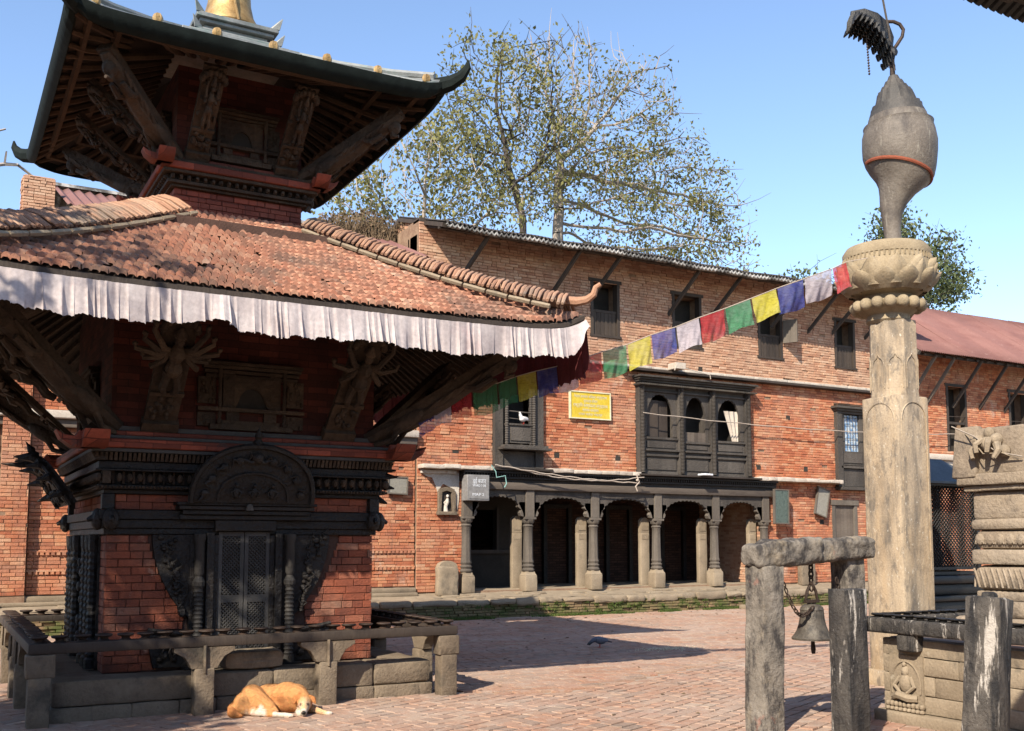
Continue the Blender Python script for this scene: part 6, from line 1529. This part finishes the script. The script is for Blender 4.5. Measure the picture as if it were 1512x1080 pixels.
# blobs: x, y, z, rx, ry, rz, leafiness
tree('tall_tree', 'tall pale-trunked tree with sparse olive leaves rising behind the roof ridge', (18.5, 30, 0), [(18.6, 30, 8), (18.6, 30, 12.6), (18.9, 30.2, 15)],
     [(18.8, 30, 17.6, 2.3, 2, 2.2, .18), (20.4, 30.5, 17.6, 2.0, 2, 2.2, .14), (21.9, 30, 16.6, 2.2, 2, 2.0, .5), (24.0, 30.5, 15.3, 2.2, 2, 2.0, 1), (25.6, 30.5, 13.4, 1.9, 2, 2.2, 1), (20.4, 30, 14.6, 2.3, 2.2, 1.8, 1), (22.2, 30, 12.6, 3, 2.2, 1.7, .8), (18.3, 29.6, 14.2, 1.5, 2, 1.8, .8), (25.2, 30, 11.4, 2.0, 2, 1.4, .7), (21.9, 29.5, 18.3, 1.3, 1.3, 1.0, .25)],
     3300, 'leaf', 'bark', rtip=.016, nleaf=36, seed=4, power=2.1, leaf=(.09, .19), clump=.27)
tree('tall_tree', 'slender dark-trunked tree with drooping olive leaves between the temple roof and the pale-trunked tree', (16.5, 28.6, 0), [(16.5, 28.6, 9), (16.4, 28.6, 12), (15.9, 28.6, 13.6)],
     [(15.3, 28.6, 16.2, 1.7, 1.6, 1.9, 1), (17.2, 28.6, 15.4, 1.4, 1.5, 1.6, .8), (14.2, 28.6, 14.2, 1.5, 1.6, 1.5, 1), (16.2, 28.6, 13.6, 1.8, 1.6, 1.3, .7), (17.2, 28.6, 17.6, .9, 1, 1.0, .12)],
     1500, 'leaf', 'bark_dark', rtip=.015, nleaf=42, seed=9, power=2.1, leaf=(.09, .19), clump=.27)
tree('low_tree', 'low spreading olive-leaved tree just right of the temple upper roof', (12.6, 27.5, 0), [(12.6, 27.5, 7), (12.4, 27.5, 9.6)],
     [(11.2, 27.5, 11.6, 1.7, 1.6, 1.5, 1), (13.2, 27.5, 12.2, 1.6, 1.6, 1.5, 1), (12.2, 27.5, 13.1, 1.3, 1.4, 1.1, .8), (14.6, 27.5, 11.6, 1.3, 1.4, 1.2, .8), (10.4, 27.5, 10.6, 1.2, 1.3, 1.0, .8)],
     1150, 'leaf', 'bark', rtip=.015, nleaf=44, seed=12, power=2.1, leaf=(.09, .19), clump=.27)
tree('leafy_tree', 'dense dark green tree with two upright lobes standing behind the conch pillar', (29.4, 24, 0), [(29.4, 24, 7), (29.4, 24, 9.4)],
     [(28.6, 24, 11.8, 1.0, .9, 1.2, 1), (30.9, 24, 11.5, .8, .8, 1.2, 1), (29.6, 24, 10.2, 1.6, 1.2, 1.1, 1), (31.6, 24, 10.8, .75, .7, .8, 1)], 420, 'leaf_dark', 'bark_dark', rtip=.012, step=.35, kill=.4, nleaf=70, clump=.28, leaf=(.10, .2), seed=6)
tree('leafy_tree', 'small dark tree top peeking over the black roof just left of the lotus capital', (25.7, 25.5, 0), [(25.7, 25.5, 7), (25.7, 25.5, 9.0)],
     [(25.6, 25.5, 10.1, .8, .8, .6, .6), (26.6, 25.5, 10.5, .6, .8, .6, .6)], 110, 'leaf_dark', 'bark_dark', rtip=.012, step=.35, kill=.4, nleaf=40, clump=.25, seed=16)
tree('bare_tree', 'leafless tree with bleached branches at the left edge', (-.6, 23, 0), [(-.7, 23, 6.5), (-.2, 23, 8.0)],
     [(.5, 23, 9.4, .9, .9, 1.0, 0), (-.8, 23, 9.6, 1.0, .9, 1.2, 0), (1.4, 23, 9.0, .7, .6, .5, 0), (.3, 23, 8.6, .7, .6, .5, 0)], 55, 'leaf', 'bark_pale', rtip=.022, step=.3, kill=.35, nleaf=0, seed=3, twig=False, radmax=.16)
# dry shrub growing on the wing roof
sh = thing('dry_shrub', (7.8, 20.6, 7.9), 'dry brown shrub growing out of the roof behind the tiled ridge', 'shrub'); mb = MB()
for _ in range(900):
    x, y = 6.7 + 2.0 * R(), 20.4 + U(-.4, .4); z = 7.85; a = Vector((U(-.35, .35), U(-.25, .25), U(.4, 1))) * U(.3, .85) * (1 - .5 * abs(x - 7.8))
    p = Vector((x, y, z)); mb.tube([p, p + a * .5 + Vector((U(-.05, .05), 0, 0)), p + a + Vector((U(-.12, .12), 0, 0))], [.008, .006, .003], 3, False)
mb.build('stems', 'twig', sh)
mb = MB()
for _ in range(2600):
    x = 6.7 + 2.1 * R(); p = Vector((x, 20.4 + U(-.4, .4), 7.9 + U(0, .62) * (1 - .45 * abs(x - 7.8)))); l = U(.03, .08); a = Vector((U(-1, 1), U(-1, 1), U(-1, 1))).normalized() * l; b = a.cross(Vector((U(-1, 1), U(-1, 1), U(-1, 1)))).normalized() * l * .4
    mb.add([p, p + a * .5 + b, p + a, p + a * .5 - b], [(0, 1, 2, 3)])
mb.build('leaves', 'twig', sh, smooth=0)
# tree left of the camera whose crown shades the left end of the temple
tree('shade_tree', 'broad leafy tree standing left of the temple, outside the picture', (-5.2, 4.6, 0), [(-5.0, 4.8, 2.2), (-4.4, 5.2, 3.4)],
     [(-3.95, 5.75, 4.7, 1.15, 1.0, .9, 1), (-5.1, 5.0, 5.3, 1.4, 1.3, 1.1, 1), (-3.0, 6.0, 6.1, .9, .8, .7, 1), (-4.4, 6.5, 5.2, .9, .8, .8, 1), (-3.1, 7.9, 5.2, 1.2, 1.2, .9, 1), (-3.3, 6.9, 4.7, .9, .9, .7, 1), (-1.75, 7.3, 6.5, .75, .8, .5, 1), (-2.6, 8.0, 6.4, .9, .9, .5, 1)], 1300, 'leaf_dark', 'bark', rtip=.01, step=.28, kill=.32, nleaf=34, clump=.24, leaf=(.12, .22), seed=21)
# ------------------------------------------------------------ overhead eave, top right corner
OE = thing('overhead_eave', (5.6, 1.6, 3.6), 'black silhouetted corner of a tiled eave hanging over the top right corner', 'eave')
mb = MB(.2); mb.add([(3.3, 2.42, 3.64), (8, 2.42, 3.64), (8, .6, 4.6), (3.3, .6, 4.6), (3.3, 2.42, 3.60), (8, 2.42, 3.60), (8, .6, 4.56), (3.3, .6, 4.56)], [(0, 1, 2, 3), (7, 6, 5, 4), (4, 5, 1, 0), (5, 6, 2, 1), (6, 7, 3, 2), (7, 4, 0, 3)]); mb.build('boarding', 'wood_plain', OE)
mb = MB(); x = 3.3
while x < 8: mb.tube([(x, 2.50, 3.60), (x, 2.2, 3.76), (x, 1.5, 4.13)], .022, 7); x += .045
mb.build('eave_tiles', 'black', OE)  # tiles coloured black to paint in the unlit silhouette
mb = MB(); x = 3.4
while x < 8: mb.box(x, x + .06, 1.2, 2.35, 3.52, 3.60); x += .3
mb.build('rafter', 'wood_plain', OE)
# ------------------------------------------------------------ unseen houses added behind and left of the camera to cut sky fill
def added_row_house(name, label, x0, x1, y0, y1, h, face):
    t = thing(name, ((x0 + x1) / 2, (y0 + y1) / 2, 0), label, 'building'); m_ = MB(.5); m_.box(x0, x1, y0, y1, 0, h); m_.build('wall', 'brick_far', t)
    m_ = MB(.5)
    if face == 'y': m_.prism([(y0 - .8, h - .1), (y1 + .8, h - .1), ((y0 + y1) / 2, h + 1.3)], x0 - .4, x1 + .4, 'x')
    else: m_.prism([(x0 - .8, h - .1), (x1 + .8, h - .1), ((x0 + x1) / 2, h + 1.3)], y0 - .4, y1 + .4, 'y')
    m_.build('roof', 'tile', t)
    n = int(((x1 - x0) if face == 'y' else (y1 - y0)) / 2.2)
    for i in range(n):
        for z in (1.0, 3.6):
            m_ = MB(.4)
            if face == 'y': c = x0 + 1.2 + i * 2.2; m_.box(c - .45, c + .45, y1 - .05, y1 + .06, z, z + 1.3)
            else: c = y0 + 1.2 + i * 2.2; m_.box(x1 - .05, x1 + .06, c - .45, c + .45, z, z + 1.3)
            m_.build('window', 'wood_plain', t)
Mt['brick_far'] = mat('coursed_red_brick', [(.32, .12, .07), (.46, .20, .12)], 2, .2, .95, .8, 40, brick=(.21, .062, .008))
added_row_house('unseen_brick_house', 'unseen red brick house added behind the camera for bounce light', -6, 16, -13, -8.5, 6.0, 'y')
added_row_house('unseen_brick_house', 'unseen red brick house added on the left to cut sky fill', -14.5, -10.0, -7, 15, 6.0, 'x')
GR = {'stone_post': 'sooty foreground stone posts', 'valance': 'valance cloths under the tiled roof', 'notice_board': 'framed boards on the facade', 'cable': 'cables on the facade', 'tall_tree': 'trees behind the roofs', 'low_tree': 'trees behind the roofs',
      'leafy_tree': 'trees behind the roofs', 'unseen_brick_house': 'unseen houses added for bounce light', 'stone_slab': 'stone slabs by the arcade', 'pigeon': 'pigeons'}
for o in bpy.data.objects:
    g = GR.get(o.name.split('.')[0])
    if g and o.parent is None and 'category' in o: o['group'] = g
print('objects', len(bpy.data.objects), 'faces', sum(len(o.data.polygons) for o in bpy.data.objects if o.type == 'MESH'))
